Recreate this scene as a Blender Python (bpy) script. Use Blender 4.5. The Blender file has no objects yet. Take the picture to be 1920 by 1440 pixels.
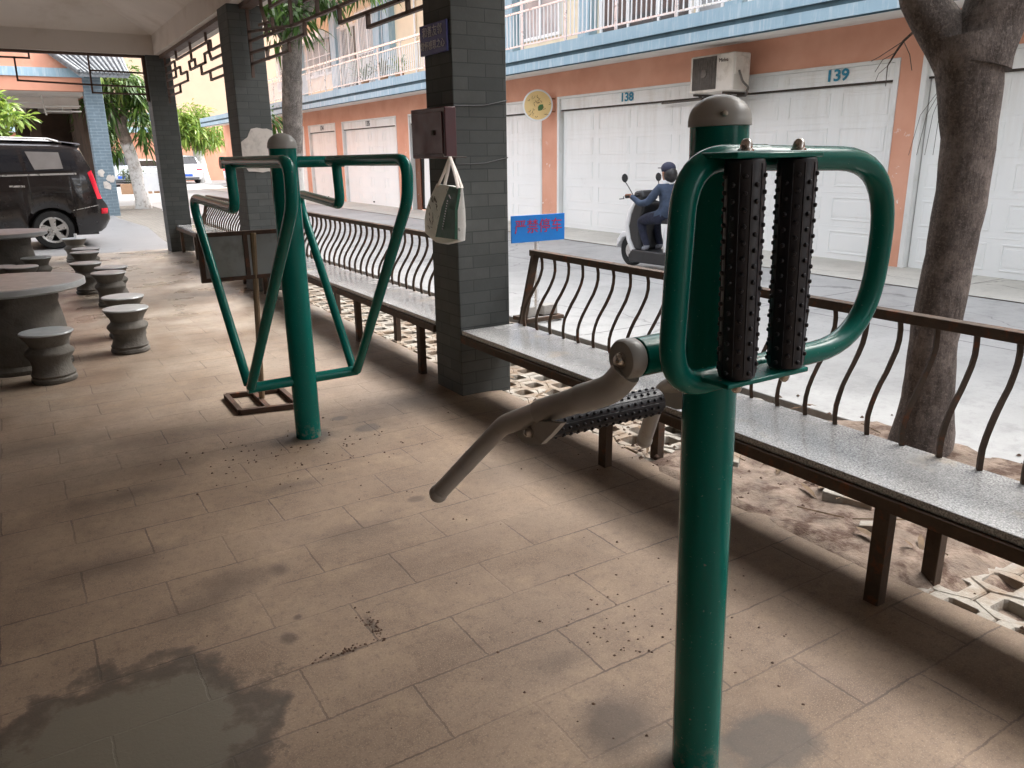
import bpy, bmesh, math, random
from mathutils import Vector, Matrix, noise as mnoise
random.seed(7)
R = math.radians
sc = bpy.context.scene
COL = sc.collection
PI = math.pi

# ------------------------------------------------------------------ helpers
def fillet(pts, r, seg=6):
    """round the inner corners of a polyline; r may be one number or one per inner corner"""
    pts = [Vector(p) for p in pts]
    out = [pts[0]]
    for i in range(1, len(pts) - 1):
        rr = r[i - 1] if isinstance(r, (list, tuple)) else r
        a, b, c = pts[i - 1], pts[i], pts[i + 1]
        u, w = (a - b), (c - b)
        lu, lw = u.length, w.length
        u.normalize(); w.normalize()
        ang = u.angle(w)
        if ang > PI - .02:
            out.append(b); continue
        d = min(rr / math.tan(ang / 2), lu * .49, lw * .49)
        p0, p1 = b + u * d, b + w * d
        for k in range(seg + 1):
            t = k / seg
            out.append(p0 * (1 - t) ** 2 + b * 2 * t * (1 - t) + p1 * t * t)
    out.append(pts[-1])
    return out

class MB:
    def __init__(self):
        self.v = []; self.f = []; self.m = []; self.cm = 0
    def add(self, vs, fs):
        o = len(self.v)
        self.v += [tuple(p) for p in vs]
        for f in fs:
            self.f.append([i + o for i in f]); self.m.append(self.cm)
    def box(self, x0, x1, y0, y1, z0, z1):
        self.add([(x0,y0,z0),(x1,y0,z0),(x1,y1,z0),(x0,y1,z0),(x0,y0,z1),(x1,y0,z1),(x1,y1,z1),(x0,y1,z1)],
                 [(3,2,1,0),(4,5,6,7),(0,1,5,4),(1,2,6,5),(2,3,7,6),(3,0,4,7)])
        return self
    def obox(self, c, ax, ay, az, hx, hy, hz):
        c = Vector(c); ax = Vector(ax).normalized() * hx; ay = Vector(ay).normalized() * hy; az = Vector(az).normalized() * hz
        P = [c + ax * i + ay * j + az * k for k in (-1, 1) for i, j in ((-1,-1),(1,-1),(1,1),(-1,1))]
        self.add(P, [(3,2,1,0),(4,5,6,7),(0,1,5,4),(1,2,6,5),(2,3,7,6),(3,0,4,7)])
        return self
    def bar(self, a, b, w, h, up=(0, 0, 1)):
        a, b = Vector(a), Vector(b); d = b - a
        up = Vector(up)
        s = d.cross(up)
        if s.length < 1e-6: s = d.cross(Vector((1, 0, 0)))
        s.normalize(); u = s.cross(d).normalized()
        self.obox((a + b) / 2, d, s, u, d.length / 2, w / 2, h / 2)
        return self
    def quad(self, *p):
        self.add(p, [tuple(range(len(p)))]); return self
    def prism(self, poly, axis, a, b):
        """poly: 2-D points in the two other axes (order x,y,z without axis)"""
        n = len(poly)
        def mk(p, t):
            q = list(p); q.insert(axis, t); return q
        vs = [mk(p, a) for p in poly] + [mk(p, b) for p in poly]
        fs = [tuple(range(n)), tuple(range(2 * n - 1, n - 1, -1))]
        fs += [(i, i + n, (i + 1) % n + n, (i + 1) % n) for i in range(n)]
        self.add(vs, fs); return self
    def tube(self, pts, r, n=12, cap=True, closed=False, flat=1.0, jit=0.0):
        pts = [Vector(p) for p in pts]
        m = len(pts)
        rs = r if isinstance(r, (list, tuple)) else [r] * m
        vs = []; prev = None
        for i in range(m):
            if closed: t = pts[(i + 1) % m] - pts[i - 1]
            elif i == 0: t = pts[1] - pts[0]
            elif i == m - 1: t = pts[-1] - pts[-2]
            else: t = (pts[i + 1] - pts[i]).normalized() + (pts[i] - pts[i - 1]).normalized()
            t.normalize()
            if prev is None:
                ref = Vector((0, 0, 1)) if abs(t.z) < .9 else Vector((1, 0, 0))
                u = t.cross(ref).normalized()
            else:
                u = (prev - t * prev.dot(t)).normalized()
            prev = u; w = t.cross(u)
            for k in range(n):
                a = 2 * PI * k / n
                rr = rs[i]
                if jit:
                    q = pts[i] + (u * math.cos(a) + w * math.sin(a)) * rr
                    rr *= 1 + jit * mnoise.noise(q * 9) + jit * .8 * mnoise.noise(q * 3.1)
                vs.append(pts[i] + u * math.cos(a) * rr + w * math.sin(a) * rr * flat)
        fs = []
        for i in range(m if closed else m - 1):
            j = (i + 1) % m
            for k in range(n):
                k2 = (k + 1) % n
                fs.append((i * n + k, i * n + k2, j * n + k2, j * n + k))
        if cap and not closed:
            fs.append(tuple(range(n - 1, -1, -1)))
            fs.append(tuple((m - 1) * n + k for k in range(n)))
        self.add(vs, fs); return self
    def lathe(self, prof, c=(0, 0, 0), n=24, axis=(0, 0, 1), jit=0, cap=True):
        """prof: (radius, height along axis)"""
        c = Vector(c); az = Vector(axis).normalized()
        ax = az.orthogonal().normalized(); ay = az.cross(ax)
        vs = []; fs = []
        for (r, h) in prof:
            for k in range(n):
                a = 2 * PI * k / n
                p = c + az * h + (ax * math.cos(a) + ay * math.sin(a)) * r
                if jit: p += (ax * math.cos(a) + ay * math.sin(a)) * jit * mnoise.noise(p * 11)
                vs.append(p)
        for i in range(len(prof) - 1):
            for k in range(n):
                k2 = (k + 1) % n
                fs.append((i * n + k, i * n + k2, (i + 1) * n + k2, (i + 1) * n + k))
        if cap and prof[0][0] > 1e-5: fs.append(tuple(range(n - 1, -1, -1)))
        if cap and prof[-1][0] > 1e-5: fs.append(tuple((len(prof) - 1) * n + k for k in range(n)))
        self.add(vs, fs); return self
    def ball(self, c, r, n=12, sz=1.0):
        prof = [(max(1e-6, r * math.sin(PI * i / (n // 2 + 1))), -r * sz * math.cos(PI * i / (n // 2 + 1))) for i in range(n // 2 + 2)]
        return self.lathe(prof, c, n)
    def build(self, name, mats, parent=None, bevel=0, smooth=35, local=False):
        me = bpy.data.meshes.new(name)
        off = Vector((0, 0, 0))
        if parent is not None and not local:
            q = parent
            while q is not None:
                off += q.location; q = q.parent
        me.from_pydata([tuple(Vector(p) - off) for p in self.v], [], self.f)
        if not isinstance(mats, (list, tuple)): mats = [mats]
        for m in mats: me.materials.append(m)
        for p, i in zip(me.polygons, self.m): p.material_index = min(i, len(mats) - 1)
        bm = bmesh.new(); bm.from_mesh(me)
        bmesh.ops.recalc_face_normals(bm, faces=bm.faces)
        bm.to_mesh(me); bm.free()
        uv = me.uv_layers.new(name='UVMap')
        vv = self.v
        for p in me.polygons:
            nx, ny, nz = (abs(c) for c in p.normal)
            for li in p.loop_indices:
                x, y, z = vv[me.loops[li].vertex_index]
                if nz >= nx and nz >= ny: uv.data[li].uv = (x, y)
                elif nx >= ny: uv.data[li].uv = (y, z)
                else: uv.data[li].uv = (x, z)
        if smooth:
            me.shade_smooth(); me.set_sharp_from_angle(angle=R(smooth))
        o = bpy.data.objects.new(name, me); COL.objects.link(o)
        if parent is not None: o.parent = parent
        if bevel:
            md = o.modifiers.new('bevel', 'BEVEL'); md.width = bevel; md.segments = 2; md.limit_method = 'ANGLE'; md.angle_limit = R(40)
            md.harden_normals = False
        return o

def tag(o, label=None, cat=None, group=None, kind=None):
    if label: o['label'] = label
    if cat: o['category'] = cat
    if group: o['group'] = group
    if kind: o['kind'] = kind
    return o
def thing(name, label, cat, loc=(0, 0, 0), rz=0, group=None):
    o = bpy.data.objects.new(name, None); COL.objects.link(o)
    o.empty_display_size = .1
    o.location = loc; o.rotation_euler = (0, 0, rz)
    return tag(o, label, cat, group)
def dup(root, loc, rz, label, group=None, children=None):
    kids = [o for o in bpy.data.objects if o.parent == root] if children is None else children
    r = root.copy(); COL.objects.link(r); r.location = loc; r.rotation_euler = (0, 0, rz); r['label'] = label
    if group: r['group'] = group
    for ch in kids:
        c = ch.copy(); COL.objects.link(c); c.parent = r
        for g in [o for o in bpy.data.objects if o.parent == ch]:
            d = g.copy(); COL.objects.link(d); d.parent = c
    return r

# ------------------------------------------------------------------ materials
class NT:
    def __init__(s, name):
        s.mat = bpy.data.materials.new(name); s.mat.use_nodes = True
        s.t = s.mat.node_tree; s.n = s.t.nodes; s.l = s.t.links
        s.bsdf = s.n['Principled BSDF']
        s.tc = s.n.new('ShaderNodeTexCoord')
    def node(s, typ, **kw):
        nd = s.n.new(typ)
        for k, v in kw.items():
            if k.startswith('i_'): nd.inputs[k[2:].replace('_', ' ')].default_value = v
            else: setattr(nd, k, v)
        return nd
    def link(s, a, b): s.l.new(a, b)
    def math(s, op, a, b=None, clamp=False):
        nd = s.n.new('ShaderNodeMath'); nd.operation = op; nd.use_clamp = clamp
        for i, x in enumerate((a, b)):
            if x is None: continue
            if isinstance(x, (int, float)): nd.inputs[i].default_value = x
            else: s.l.new(x, nd.inputs[i])
        return nd.outputs[0]
    def noise(s, scale, detail=4, rough=.55, vec=None, dist=0):
        nd = s.n.new('ShaderNodeTexNoise'); nd.inputs['Scale'].default_value = scale
        nd.inputs['Detail'].default_value = detail; nd.inputs['Roughness'].default_value = rough
        nd.inputs['Distortion'].default_value = dist
        s.l.new(vec if vec is not None else s.tc.outputs['Object'], nd.inputs['Vector'])
        return nd.outputs['Fac']
    def ramp(s, fac, a, b, lo=0., hi=1.):
        nd = s.n.new('ShaderNodeMapRange'); nd.inputs['From Min'].default_value = a; nd.inputs['From Max'].default_value = b
        nd.inputs['To Min'].default_value = lo; nd.inputs['To Max'].default_value = hi
        s.l.new(fac, nd.inputs['Value']); return nd.outputs[0]
    def mix(s, fac, a, b):
        nd = s.n.new('ShaderNodeMix'); nd.data_type = 'RGBA'
        for sock, x in ((nd.inputs[0], fac), (nd.inputs[6], a), (nd.inputs[7], b)):
            if isinstance(x, (int, float)): sock.default_value = x
            elif isinstance(x, (tuple, list)): sock.default_value = (*x[:3], 1)
            else: s.l.new(x, sock)
        return nd.outputs[2]
    def color(s, c):
        if isinstance(c, (tuple, list)): s.bsdf.inputs['Base Color'].default_value = (*c[:3], 1)
        else: s.l.new(c, s.bsdf.inputs['Base Color'])
    def bump(s, h, strength=.3, dist=.01):
        nd = s.n.new('ShaderNodeBump'); nd.inputs['Strength'].default_value = strength; nd.inputs['Distance'].default_value = dist
        s.l.new(h, nd.inputs['Height']); s.l.new(nd.outputs[0], s.bsdf.inputs['Normal'])
    def set(s, **kw):
        for k, v in kw.items(): 
            sock = s.bsdf.inputs[k.replace('_', ' ')]
            if isinstance(v, (int, float, tuple)): sock.default_value = v
            else: s.l.new(v, sock)

def C(r, g, b):
    f = lambda u: (u / 255 / 12.92) if u <= 10 else ((u / 255 + .055) / 1.055) ** 2.4
    return (f(r), f(g), f(b))
def simple(name, c, rough=.6, metal=0., var=.15, scale=6, bump=0., bscale=60, spec=.5, coat=0, dirt=None, dirts=3, dirtlo=.5, dirthi=.75):
    s = NT(name)
    n = s.noise(scale, 5)
    lo = tuple(x * (1 - var) for x in c); hi = tuple(min(1, x * (1 + var)) for x in c)
    col = s.mix(s.ramp(n, .3, .7), lo, hi)
    if dirt is not None:
        col = s.mix(s.ramp(s.noise(dirts, 8, .65), dirtlo, dirthi), col, dirt)
    s.color(col)
    s.set(Roughness=s.ramp(s.noise(scale * 2.3, 4), .3, .7, max(0, rough - .08), min(1, rough + .08)), Metallic=metal, Specular_IOR_Level=spec, Coat_Weight=coat)
    if bump: s.bump(s.noise(bscale, 6, .6), bump, .01)
    return s.mat

def brickmat(name, c1, c2, cm, bw, bh, mort, rough=.8, bumps=.5, dirt=None):
    s = NT(name)
    b = s.node('ShaderNodeTexBrick'); b.offset = .5
    s.link(s.tc.outputs['UV'], b.inputs['Vector'])
    for k, v in dict(Scale=1, Mortar_Size=mort, Mortar_Smooth=.2, Bias=0, Brick_Width=bw, Row_Height=bh).items():
        b.inputs[k.replace('_', ' ')].default_value = v
    b.inputs['Color1'].default_value = (*c1, 1); b.inputs['Color2'].default_value = (*c2, 1); b.inputs['Mortar'].default_value = (*cm, 1)
    n = s.noise(7, 6, .65)
    col = s.mix(s.ramp(n, .3, .75, .0, .55), b.outputs['Color'], tuple(x * .55 for x in c1))
    if dirt is not None:
        col = s.mix(s.ramp(s.noise(2.2, 8, .7), .56, .72, 0, .8), col, dirt)
    s.color(col); s.set(Roughness=rough, Specular_IOR_Level=.3)
    h = s.math('ADD', s.math('MULTIPLY', b.outputs['Fac'], -1.), s.math('MULTIPLY', s.noise(60, 5), .35))
    s.bump(h, bumps, .006)
    return s.mat

M = {}
# floor: sandy concrete tiles 0.5 x 0.25 m in running bond, dust and wet stains of their own
def floor_mat():
    s = NT('floor_tiles')
    obj = s.tc.outputs['Object']
    mp = s.node('ShaderNodeMapping'); mp.inputs['Location'].default_value = (-.01, -.02, 0)
    s.link(obj, mp.inputs['Vector'])
    # slight wobble so joints are not ruler straight
    wob = s.node('ShaderNodeTexNoise'); wob.inputs['Scale'].default_value = 9; s.link(obj, wob.inputs['Vector'])
    vm = s.node('ShaderNodeVectorMath'); vm.operation = 'MULTIPLY_ADD'; vm.inputs[1].default_value = (.012, .012, 0)
    s.link(wob.outputs['Color'], vm.inputs[0]); s.link(mp.outputs[0], vm.inputs[2])
    wob2 = s.node('ShaderNodeTexNoise'); wob2.inputs['Scale'].default_value = 75; s.link(obj, wob2.inputs['Vector'])
    vm0 = vm; vm = s.node('ShaderNodeVectorMath'); vm.operation = 'MULTIPLY_ADD'; vm.inputs[1].default_value = (.009, .009, 0)
    s.link(wob2.outputs['Color'], vm.inputs[0]); s.link(vm0.outputs[0], vm.inputs[2])
    b = s.node('ShaderNodeTexBrick'); b.offset = .5
    s.link(vm.outputs[0], b.inputs['Vector'])
    for k, v in dict(Scale=1, Mortar_Size=.004, Mortar_Smooth=.4, Bias=0, Brick_Width=.5, Row_Height=.25).items():
        b.inputs[k.replace('_', ' ')].default_value = v
    b.inputs['Color1'].default_value = (0, 0, 0, 1); b.inputs['Color2'].default_value = (1, 1, 1, 1); b.inputs['Mortar'].default_value = (.5, .5, .5, 1)
    sep = s.node('ShaderNodeSeparateXYZ'); s.link(obj, sep.inputs[0]); X, Y = sep.outputs[0], sep.outputs[1]
    sand = C(124, 105, 87); grey = C(158, 149, 138); dark = C(90, 72, 57)
    fac_y = s.ramp(s.math('ADD', Y, s.math('MULTIPLY', s.noise(.6, 4), 3.)), 5.2, 9.5)   # sandy dust at this end; reflected sheen painted paler into the far end
    base = s.mix(fac_y, sand, grey)
    base = s.mix(s.math('MULTIPLY', s.ramp(b.outputs['Color'], 0, 1, 0, .16), 1.), base, tuple(x * .5 for x in sand))
    # trodden, cloudy dust
    base = s.mix(s.ramp(s.noise(1.3, 6, .6), .36, .66, 0, .85), base, dark)
    base = s.mix(s.ramp(s.noise(3.7, 7, .7), .5, .72, 0, .45), base, C(146, 125, 102))
    base = s.mix(s.ramp(s.noise(26, 5, .75), .50, .72, 0, .5), base, C(66, 53, 43))
    base = s.mix(s.ramp(s.noise(130, 3, .8), .52, .7, 0, .75), base, C(60, 48, 39))
    base = s.mix(s.ramp(s.noise(260, 2, .8), .56, .7, 0, .5), base, C(190, 170, 148))
    # streaky sweep marks along X
    mp2 = s.node('ShaderNodeMapping'); mp2.inputs['Scale'].default_value = (.6, 5, 1); mp2.inputs['Rotation'].default_value = (0, 0, .25)
    s.link(obj, mp2.inputs['Vector'])
    base = s.mix(s.ramp(s.noise(1.6, 5, .6, mp2.outputs[0]), .5, .75, 0, .4), base, C(118, 100, 84))
    # joints, half of them filled with dust
    jv = s.math('MULTIPLY', b.outputs['Fac'], s.ramp(s.noise(2.6, 4), .38, .60, .15, .8))
    base = s.mix(jv, base, C(62, 50, 42))
    wet = None
    # (x, y, rx, ry, strength, edge, colour)
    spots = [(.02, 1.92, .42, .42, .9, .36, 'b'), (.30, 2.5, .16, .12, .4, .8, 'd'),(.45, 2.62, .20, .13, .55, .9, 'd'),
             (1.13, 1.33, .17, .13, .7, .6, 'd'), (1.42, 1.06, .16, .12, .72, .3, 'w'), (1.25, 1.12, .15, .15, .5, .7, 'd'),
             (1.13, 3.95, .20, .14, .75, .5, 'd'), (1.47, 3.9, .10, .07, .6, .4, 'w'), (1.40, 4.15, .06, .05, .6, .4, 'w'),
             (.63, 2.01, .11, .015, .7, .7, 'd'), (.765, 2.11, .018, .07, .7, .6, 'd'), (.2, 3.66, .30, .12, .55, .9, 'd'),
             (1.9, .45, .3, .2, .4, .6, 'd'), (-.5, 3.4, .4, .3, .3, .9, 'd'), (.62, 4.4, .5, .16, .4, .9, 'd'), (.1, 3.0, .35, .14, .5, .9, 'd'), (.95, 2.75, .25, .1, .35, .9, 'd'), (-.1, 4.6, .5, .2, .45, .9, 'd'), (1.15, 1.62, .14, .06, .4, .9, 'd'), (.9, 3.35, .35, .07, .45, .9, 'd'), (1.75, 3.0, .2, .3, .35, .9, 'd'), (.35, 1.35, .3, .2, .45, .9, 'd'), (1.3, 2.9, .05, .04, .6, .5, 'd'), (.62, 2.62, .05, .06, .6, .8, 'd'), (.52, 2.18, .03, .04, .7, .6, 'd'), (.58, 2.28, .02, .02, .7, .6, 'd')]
    nz = s.noise(7, 6, .65)
    wetmask = None
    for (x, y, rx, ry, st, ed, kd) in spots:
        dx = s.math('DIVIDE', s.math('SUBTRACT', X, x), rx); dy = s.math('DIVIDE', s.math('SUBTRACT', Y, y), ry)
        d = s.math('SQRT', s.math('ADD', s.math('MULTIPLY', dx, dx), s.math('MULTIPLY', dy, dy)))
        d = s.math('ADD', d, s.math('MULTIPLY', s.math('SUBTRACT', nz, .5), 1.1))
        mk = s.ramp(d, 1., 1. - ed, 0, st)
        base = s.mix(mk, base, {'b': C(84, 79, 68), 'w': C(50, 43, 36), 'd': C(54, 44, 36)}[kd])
        if kd == 'b': base = s.mix(s.math('MULTIPLY', s.math('MULTIPLY', mk, s.math('SUBTRACT', st + .02, mk)), 3.6, True), base, C(50, 41, 33))
        if kd != 'd': wetmask = mk if wetmask is None else s.math('MAXIMUM', wetmask, mk)
    # cement collar round the two posts
    for (x, y, r) in ((1.159, 3.953, .13), (1.213, 1.113, .12)):
        dx = s.math('SUBTRACT', X, x); dy = s.math('SUBTRACT', Y, y)
        d = s.math('SQRT', s.math('ADD', s.math('MULTIPLY', dx, dx), s.math('MULTIPLY', dy, dy)))
        d = s.math('ADD', d, s.math('MULTIPLY', s.math('SUBTRACT', nz, .5), .14))
        base = s.mix(s.ramp(d, r, r * .75, 0, .35), base, C(92, 84, 76))
    s.color(base)
    ro = s.mix(fac_y, (.7,) * 3, (.25,) * 3)
    ro = s.mix(s.ramp(s.noise(2.1, 5), .4, .65, 0, .5), ro, (.85,) * 3)
    ro = s.mix(s.math('MULTIPLY', wetmask, .5), ro, (.5,) * 3)
    s.link(ro, s.bsdf.inputs['Roughness'])
    s.set(Specular_IOR_Level=.45)
    h = s.math('ADD', s.math('MULTIPLY', b.outputs['Fac'], -1.), s.math('MULTIPLY', s.noise(90, 6, .7), .5))
    h = s.math('ADD', h, s.math('MULTIPLY', s.noise(9, 4), .8))
    s.bump(h, .35, .006)
    return s.mat
M['floor'] = floor_mat()

def concrete_mat(name, c, joint=None, dirt=None, rough=.7):
    s = NT(name); obj = s.tc.outputs['Object']
    base = s.mix(s.ramp(s.noise(.8, 6, .6), .3, .7), tuple(x * .82 for x in c), tuple(min(1, x * 1.1) for x in c))
    base = s.mix(s.ramp(s.noise(4, 8, .75), .5, .75, 0, .5), base, tuple(x * .5 for x in c))
    base = s.mix(s.ramp(s.noise(22, 6, .8), .54, .7, 0, .45), base, tuple(x * .45 for x in c))
    base = s.mix(s.ramp(s.noise(90, 4, .8), .55, .8, 0, .35), base, tuple(x * .5 for x in c))
    h = s.math('MULTIPLY', s.noise(55, 6, .7), .5)
    if joint:
        b = s.node('ShaderNodeTexBrick'); b.offset = 0.; s.link(obj, b.inputs['Vector'])
        for k, v in dict(Scale=1, Mortar_Size=.012, Mortar_Smooth=.2, Bias=0, Brick_Width=joint[0], Row_Height=joint[1]).items():
            b.inputs[k.replace('_', ' ')].default_value = v
        base = s.mix(s.math('MULTIPLY', b.outputs['Fac'], .75), base, tuple(x * .25 for x in c))
    # hairline cracks
    v = s.node('ShaderNodeTexVoronoi', feature='DISTANCE_TO_EDGE'); v.inputs['Scale'].default_value = .33
    dn = s.node('ShaderNodeTexNoise'); dn.inputs['Scale'].default_value = 1.5; dn.inputs['Detail'].default_value = 6; s.link(obj, dn.inputs['Vector'])
    vm = s.node('ShaderNodeVectorMath'); vm.operation = 'MULTIPLY_ADD'; vm.inputs[1].default_value = (.9, .9, 0)
    s.link(dn.outputs['Color'], vm.inputs[0]); s.link(obj, vm.inputs[2]); s.link(vm.outputs[0], v.inputs['Vector'])
    crack = s.ramp(v.outputs['Distance'], .0, .006, .7, 0)
    base = s.mix(crack, base, tuple(x * .3 for x in c))
    if dirt is not None: base = s.mix(s.ramp(s.noise(.5, 7, .7), .5, .7, 0, .6), base, dirt)
    s.color(base); s.set(Roughness=rough, Specular_IOR_Level=.35); s.bump(h, .3, .006)
    return s.mat
M['road'] = concrete_mat('road_concrete', (.36, .355, .345), (6.2, 5.1), (.17, .17, .168), rough=.55)
M['apron'] = concrete_mat('apron_concrete', (.50, .48, .43), (50, 4.6))
M['drive'] = concrete_mat('drive_concrete', (.15, .15, .155), (5, 5), rough=.4)
M['earth'] = simple('earth', C(140, 118, 100), .95, var=.3, scale=5, bump=.8, bscale=25, dirt=C(85, 66, 54), dirts=6)
M['soil'] = simple('soil', C(124, 108, 95), .95, var=.35, scale=9, bump=1., bscale=40, dirt=C(78, 58, 46), dirts=7, dirtlo=.48, dirthi=.6)
M['paver'] = simple('grass_paver_concrete', C(150, 144, 134), .9, var=.14, scale=9, bump=.5, bscale=70, dirt=C(128, 110, 92), dirts=5, dirtlo=.42, dirthi=.6)
M['hole'] = simple('paver_soil', C(70, 62, 50), .95, var=.3, scale=12, bump=.6)
M['cobble'] = brickmat('cobble', C(122, 118, 110), C(104, 98, 92), C(50, 47, 43), .22, .11, .008, .8, .8)
M['brick'] = brickmat('dark_brick', C(90, 92, 90), C(76, 79, 78), C(64, 66, 66), .23, .072, .0035, .8, .35, None)
M['bluebrick'] = brickmat('blue_brick', C(112, 128, 138), C(102, 118, 128), C(140, 154, 162), .26, .08, .006, .7, .3, None)
M['ceiling'] = simple('ceiling_plaster', C(206, 198, 190), .9, var=.05, scale=1.5, bump=.15, bscale=8, dirt=C(180, 168, 156), dirts=1.2)
M['lattice'] = simple('brown_lattice', C(78, 58, 48), .6, var=.2, scale=8)
M['tile'] = simple('roof_tile', C(105, 108, 110), .8, var=.35, scale=14, bump=.4)
def green_mat():
    s = NT('green_paint')
    base = s.mix(s.ramp(s.noise(3, 4), .3, .7), (.002, .110, .090), (.003, .128, .104))
    sp = s.ramp(s.noise(150, 2, .5), .70, .78, 0, .8)
    base = s.mix(sp, base, (.12, .26, .22))
    base = s.mix(s.ramp(s.noise(34, 3, .55), .735, .75, 0, .85), base, (.16, .17, .155))
    base = s.mix(s.ramp(s.noise(2.2, 5, .6), .45, .7, 0, .35), base, (.006, .13, .10))
    sep = s.node('ShaderNodeSeparateXYZ'); s.link(s.tc.outputs['Object'], sep.inputs[0])
    low = s.math('MULTIPLY', s.ramp(sep.outputs[2], .10, .0), s.ramp(s.noise(26, 5, .7), .5, .62, 0, .8))   # cement splashes at the foot
    base = s.mix(low, base, C(120, 118, 105))
    s.color(base); s.set(Roughness=s.ramp(s.noise(5, 3), .3, .7, .22, .27), Specular_IOR_Level=.22)
    return s.mat
M['green'] = green_mat()
M['taupe'] = simple('taupe_paint', C(150, 148, 144), .42, var=.1, scale=7, dirt=C(112, 106, 100), dirts=9, dirtlo=.55, dirthi=.75)
M['rubber'] = simple('black_rubber', (.009, .009, .014), .5, var=.3, scale=20)
M['chrome'] = simple('steel_bolt', (.5, .47, .44), .3, 1., var=.2, scale=40)
def granite():
    s = NT('granite')
    v = s.node('ShaderNodeTexVoronoi'); v.inputs['Scale'].default_value = 210; s.link(s.tc.outputs['Object'], v.inputs['Vector'])
    n = s.noise(160, 3, .8)
    base = s.mix(s.ramp(n, .35, .65), C(98, 99, 100), C(178, 177, 175))
    base = s.mix(s.ramp(v.outputs['Color'], .55, .95, 0, .6), base, C(80, 80, 84))
    base = s.mix(s.ramp(s.noise(2.5, 7, .7), .56, .68, 0, .5), base, C(165, 150, 128))
    s.color(base); s.set(Roughness=s.ramp(s.noise(3, 5), .35, .65, .12, .3), Specular_IOR_Level=.6)
    return s.mat
M['granite'] = granite()
def rust_mat(name, paint, amount=.5):
    s = NT(name)
    base = s.mix(s.ramp(s.noise(9, 6, .7), .35, .65), tuple(x * .7 for x in paint), paint)
    base = s.mix(s.ramp(s.noise(14, 8, .75), amount, amount + .14, 0, .9), base, C(112, 66, 40))
    base = s.mix(s.ramp(s.noise(40, 5, .8), .6, .72, 0, .8), base, C(52, 34, 26))
    s.color(base); s.set(Roughness=.75, Specular_IOR_Level=.3); s.bump(s.noise(60, 6, .7), .35, .004)
    return s.mat
M['iron'] = rust_mat('brown_iron', C(80, 66, 55), .54)
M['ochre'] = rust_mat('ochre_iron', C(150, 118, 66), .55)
M['polebrown'] = rust_mat('brown_pole', C(128, 108, 84), .56)
M['rust'] = rust_mat('rusty_frame', C(76, 58, 48), .55)
M['stone'] = simple('carved_stone', C(92, 88, 82), .85, var=.25, scale=8, bump=.5, bscale=45, dirt=C(58, 53, 48), dirts=4, dirtlo=.45, dirthi=.7)
M['stonetop'] = simple('stone_top', C(152, 156, 158), .36, var=.12, scale=6, bump=.1, bscale=60)  # paler than the bodies; bright reflection on the tops is put into colour
M['orange'] = simple('orange_render', (.60, .275, .18), .85, var=.06, scale=2, bump=.12, bscale=50, dirt=(.72, .42, .30), dirts=1.4, dirtlo=.56, dirthi=.75)
def orange_worn():
    s = NT('orange_worn')
    base = s.mix(s.ramp(s.noise(1.6, 5), .3, .7), (.58, .28, .185), (.68, .36, .25))
    sep = s.node('ShaderNodeSeparateXYZ'); s.link(s.tc.outputs['Object'], sep.inputs[0])
    chip = s.math('MULTIPLY', s.ramp(s.noise(7, 7, .7), .63, .65, 0, 1), s.ramp(sep.outputs[2], 1.9, 1.2))
    base = s.mix(chip, base, (.78, .74, .7))
    s.color(base); s.set(Roughness=.85); s.bump(s.noise(45, 5), .12, .006)
    return s.mat
M['orangew'] = orange_worn()
M['peach'] = simple('peach_render', (.50, .36, .255), .85, var=.04, scale=1)
M['cream'] = simple('cream_render', (.72, .62, .46), .85, var=.06, scale=1.5, dirt=(.5, .42, .32), dirts=1.5, dirtlo=.55, dirthi=.8)
M['soffit'] = simple('soffit_white', (.66, .64, .6), .85, var=.06, scale=1.4, dirt=(.5, .47, .42), dirts=1.6)
def blue_mat():
    s = NT('blue_fascia')
    base = s.mix(s.ramp(s.noise(1.5, 5), .3, .7), C(132, 160, 176), C(152, 176, 188))
    mp = s.node('ShaderNodeMapping'); mp.inputs['Scale'].default_value = (6, 6, .7); s.link(s.tc.outputs['Object'], mp.inputs['Vector'])
    base = s.mix(s.ramp(s.noise(2.2, 6, .7, mp.outputs[0]), .5, .72, 0, .7), base, C(196, 204, 206))
    base = s.mix(s.ramp(s.noise(3.1, 6, .7, mp.outputs[0]), .6, .75, 0, .6), base, C(80, 116, 134))
    s.color(base); s.set(Roughness=.7)
    return s.mat
M['blue'] = blue_mat()
M['bluedark'] = simple('dark_drip_edge', C(58, 82, 92), .8, var=.3, scale=3)
def door_mat():
    s = NT('garage_door_paint')
    base = s.mix(s.ramp(s.noise(.7, 4), .3, .7), (.76, .775, .765), (.82, .825, .81))
    mp = s.node('ShaderNodeMapping'); mp.inputs['Scale'].default_value = (3, 3, .35); s.link(s.tc.outputs['Object'], mp.inputs['Vector'])
    sep = s.node('ShaderNodeSeparateXYZ'); s.link(s.tc.outputs['Object'], sep.inputs[0])
    base = s.mix(s.math('MULTIPLY', s.ramp(s.noise(2, 7, .7, mp.outputs[0]), .45, .72, 0, .5), s.ramp(sep.outputs[2], .9, 2.4)), base, (.52, .48, .42))
    base = s.mix(s.ramp(s.noise(5, 7, .75), .6, .8, 0, .3), base, (.42, .40, .36))
    s.color(base); s.set(Roughness=.45)
    return s.mat
M['door'] = door_mat()
M['doorframe'] = simple('door_frame_paint', (.68, .685, .67), .5, var=.06, scale=2, dirt=(.5, .47, .4), dirts=2.5, dirtlo=.55, dirthi=.8)
M['gap'] = simple('dark_gap', (.03, .028, .025), .9)
M['white'] = simple('white_paint', (.78, .78, .78), .4, var=.05)
M['steel'] = simple('stainless_rail', (.78, .78, .79), .3, .6, var=.08, scale=4)
M['acwhite'] = simple('ac_casing', C(205, 198, 188), .5, var=.08, scale=3, dirt=C(150, 138, 124), dirts=4)
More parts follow.
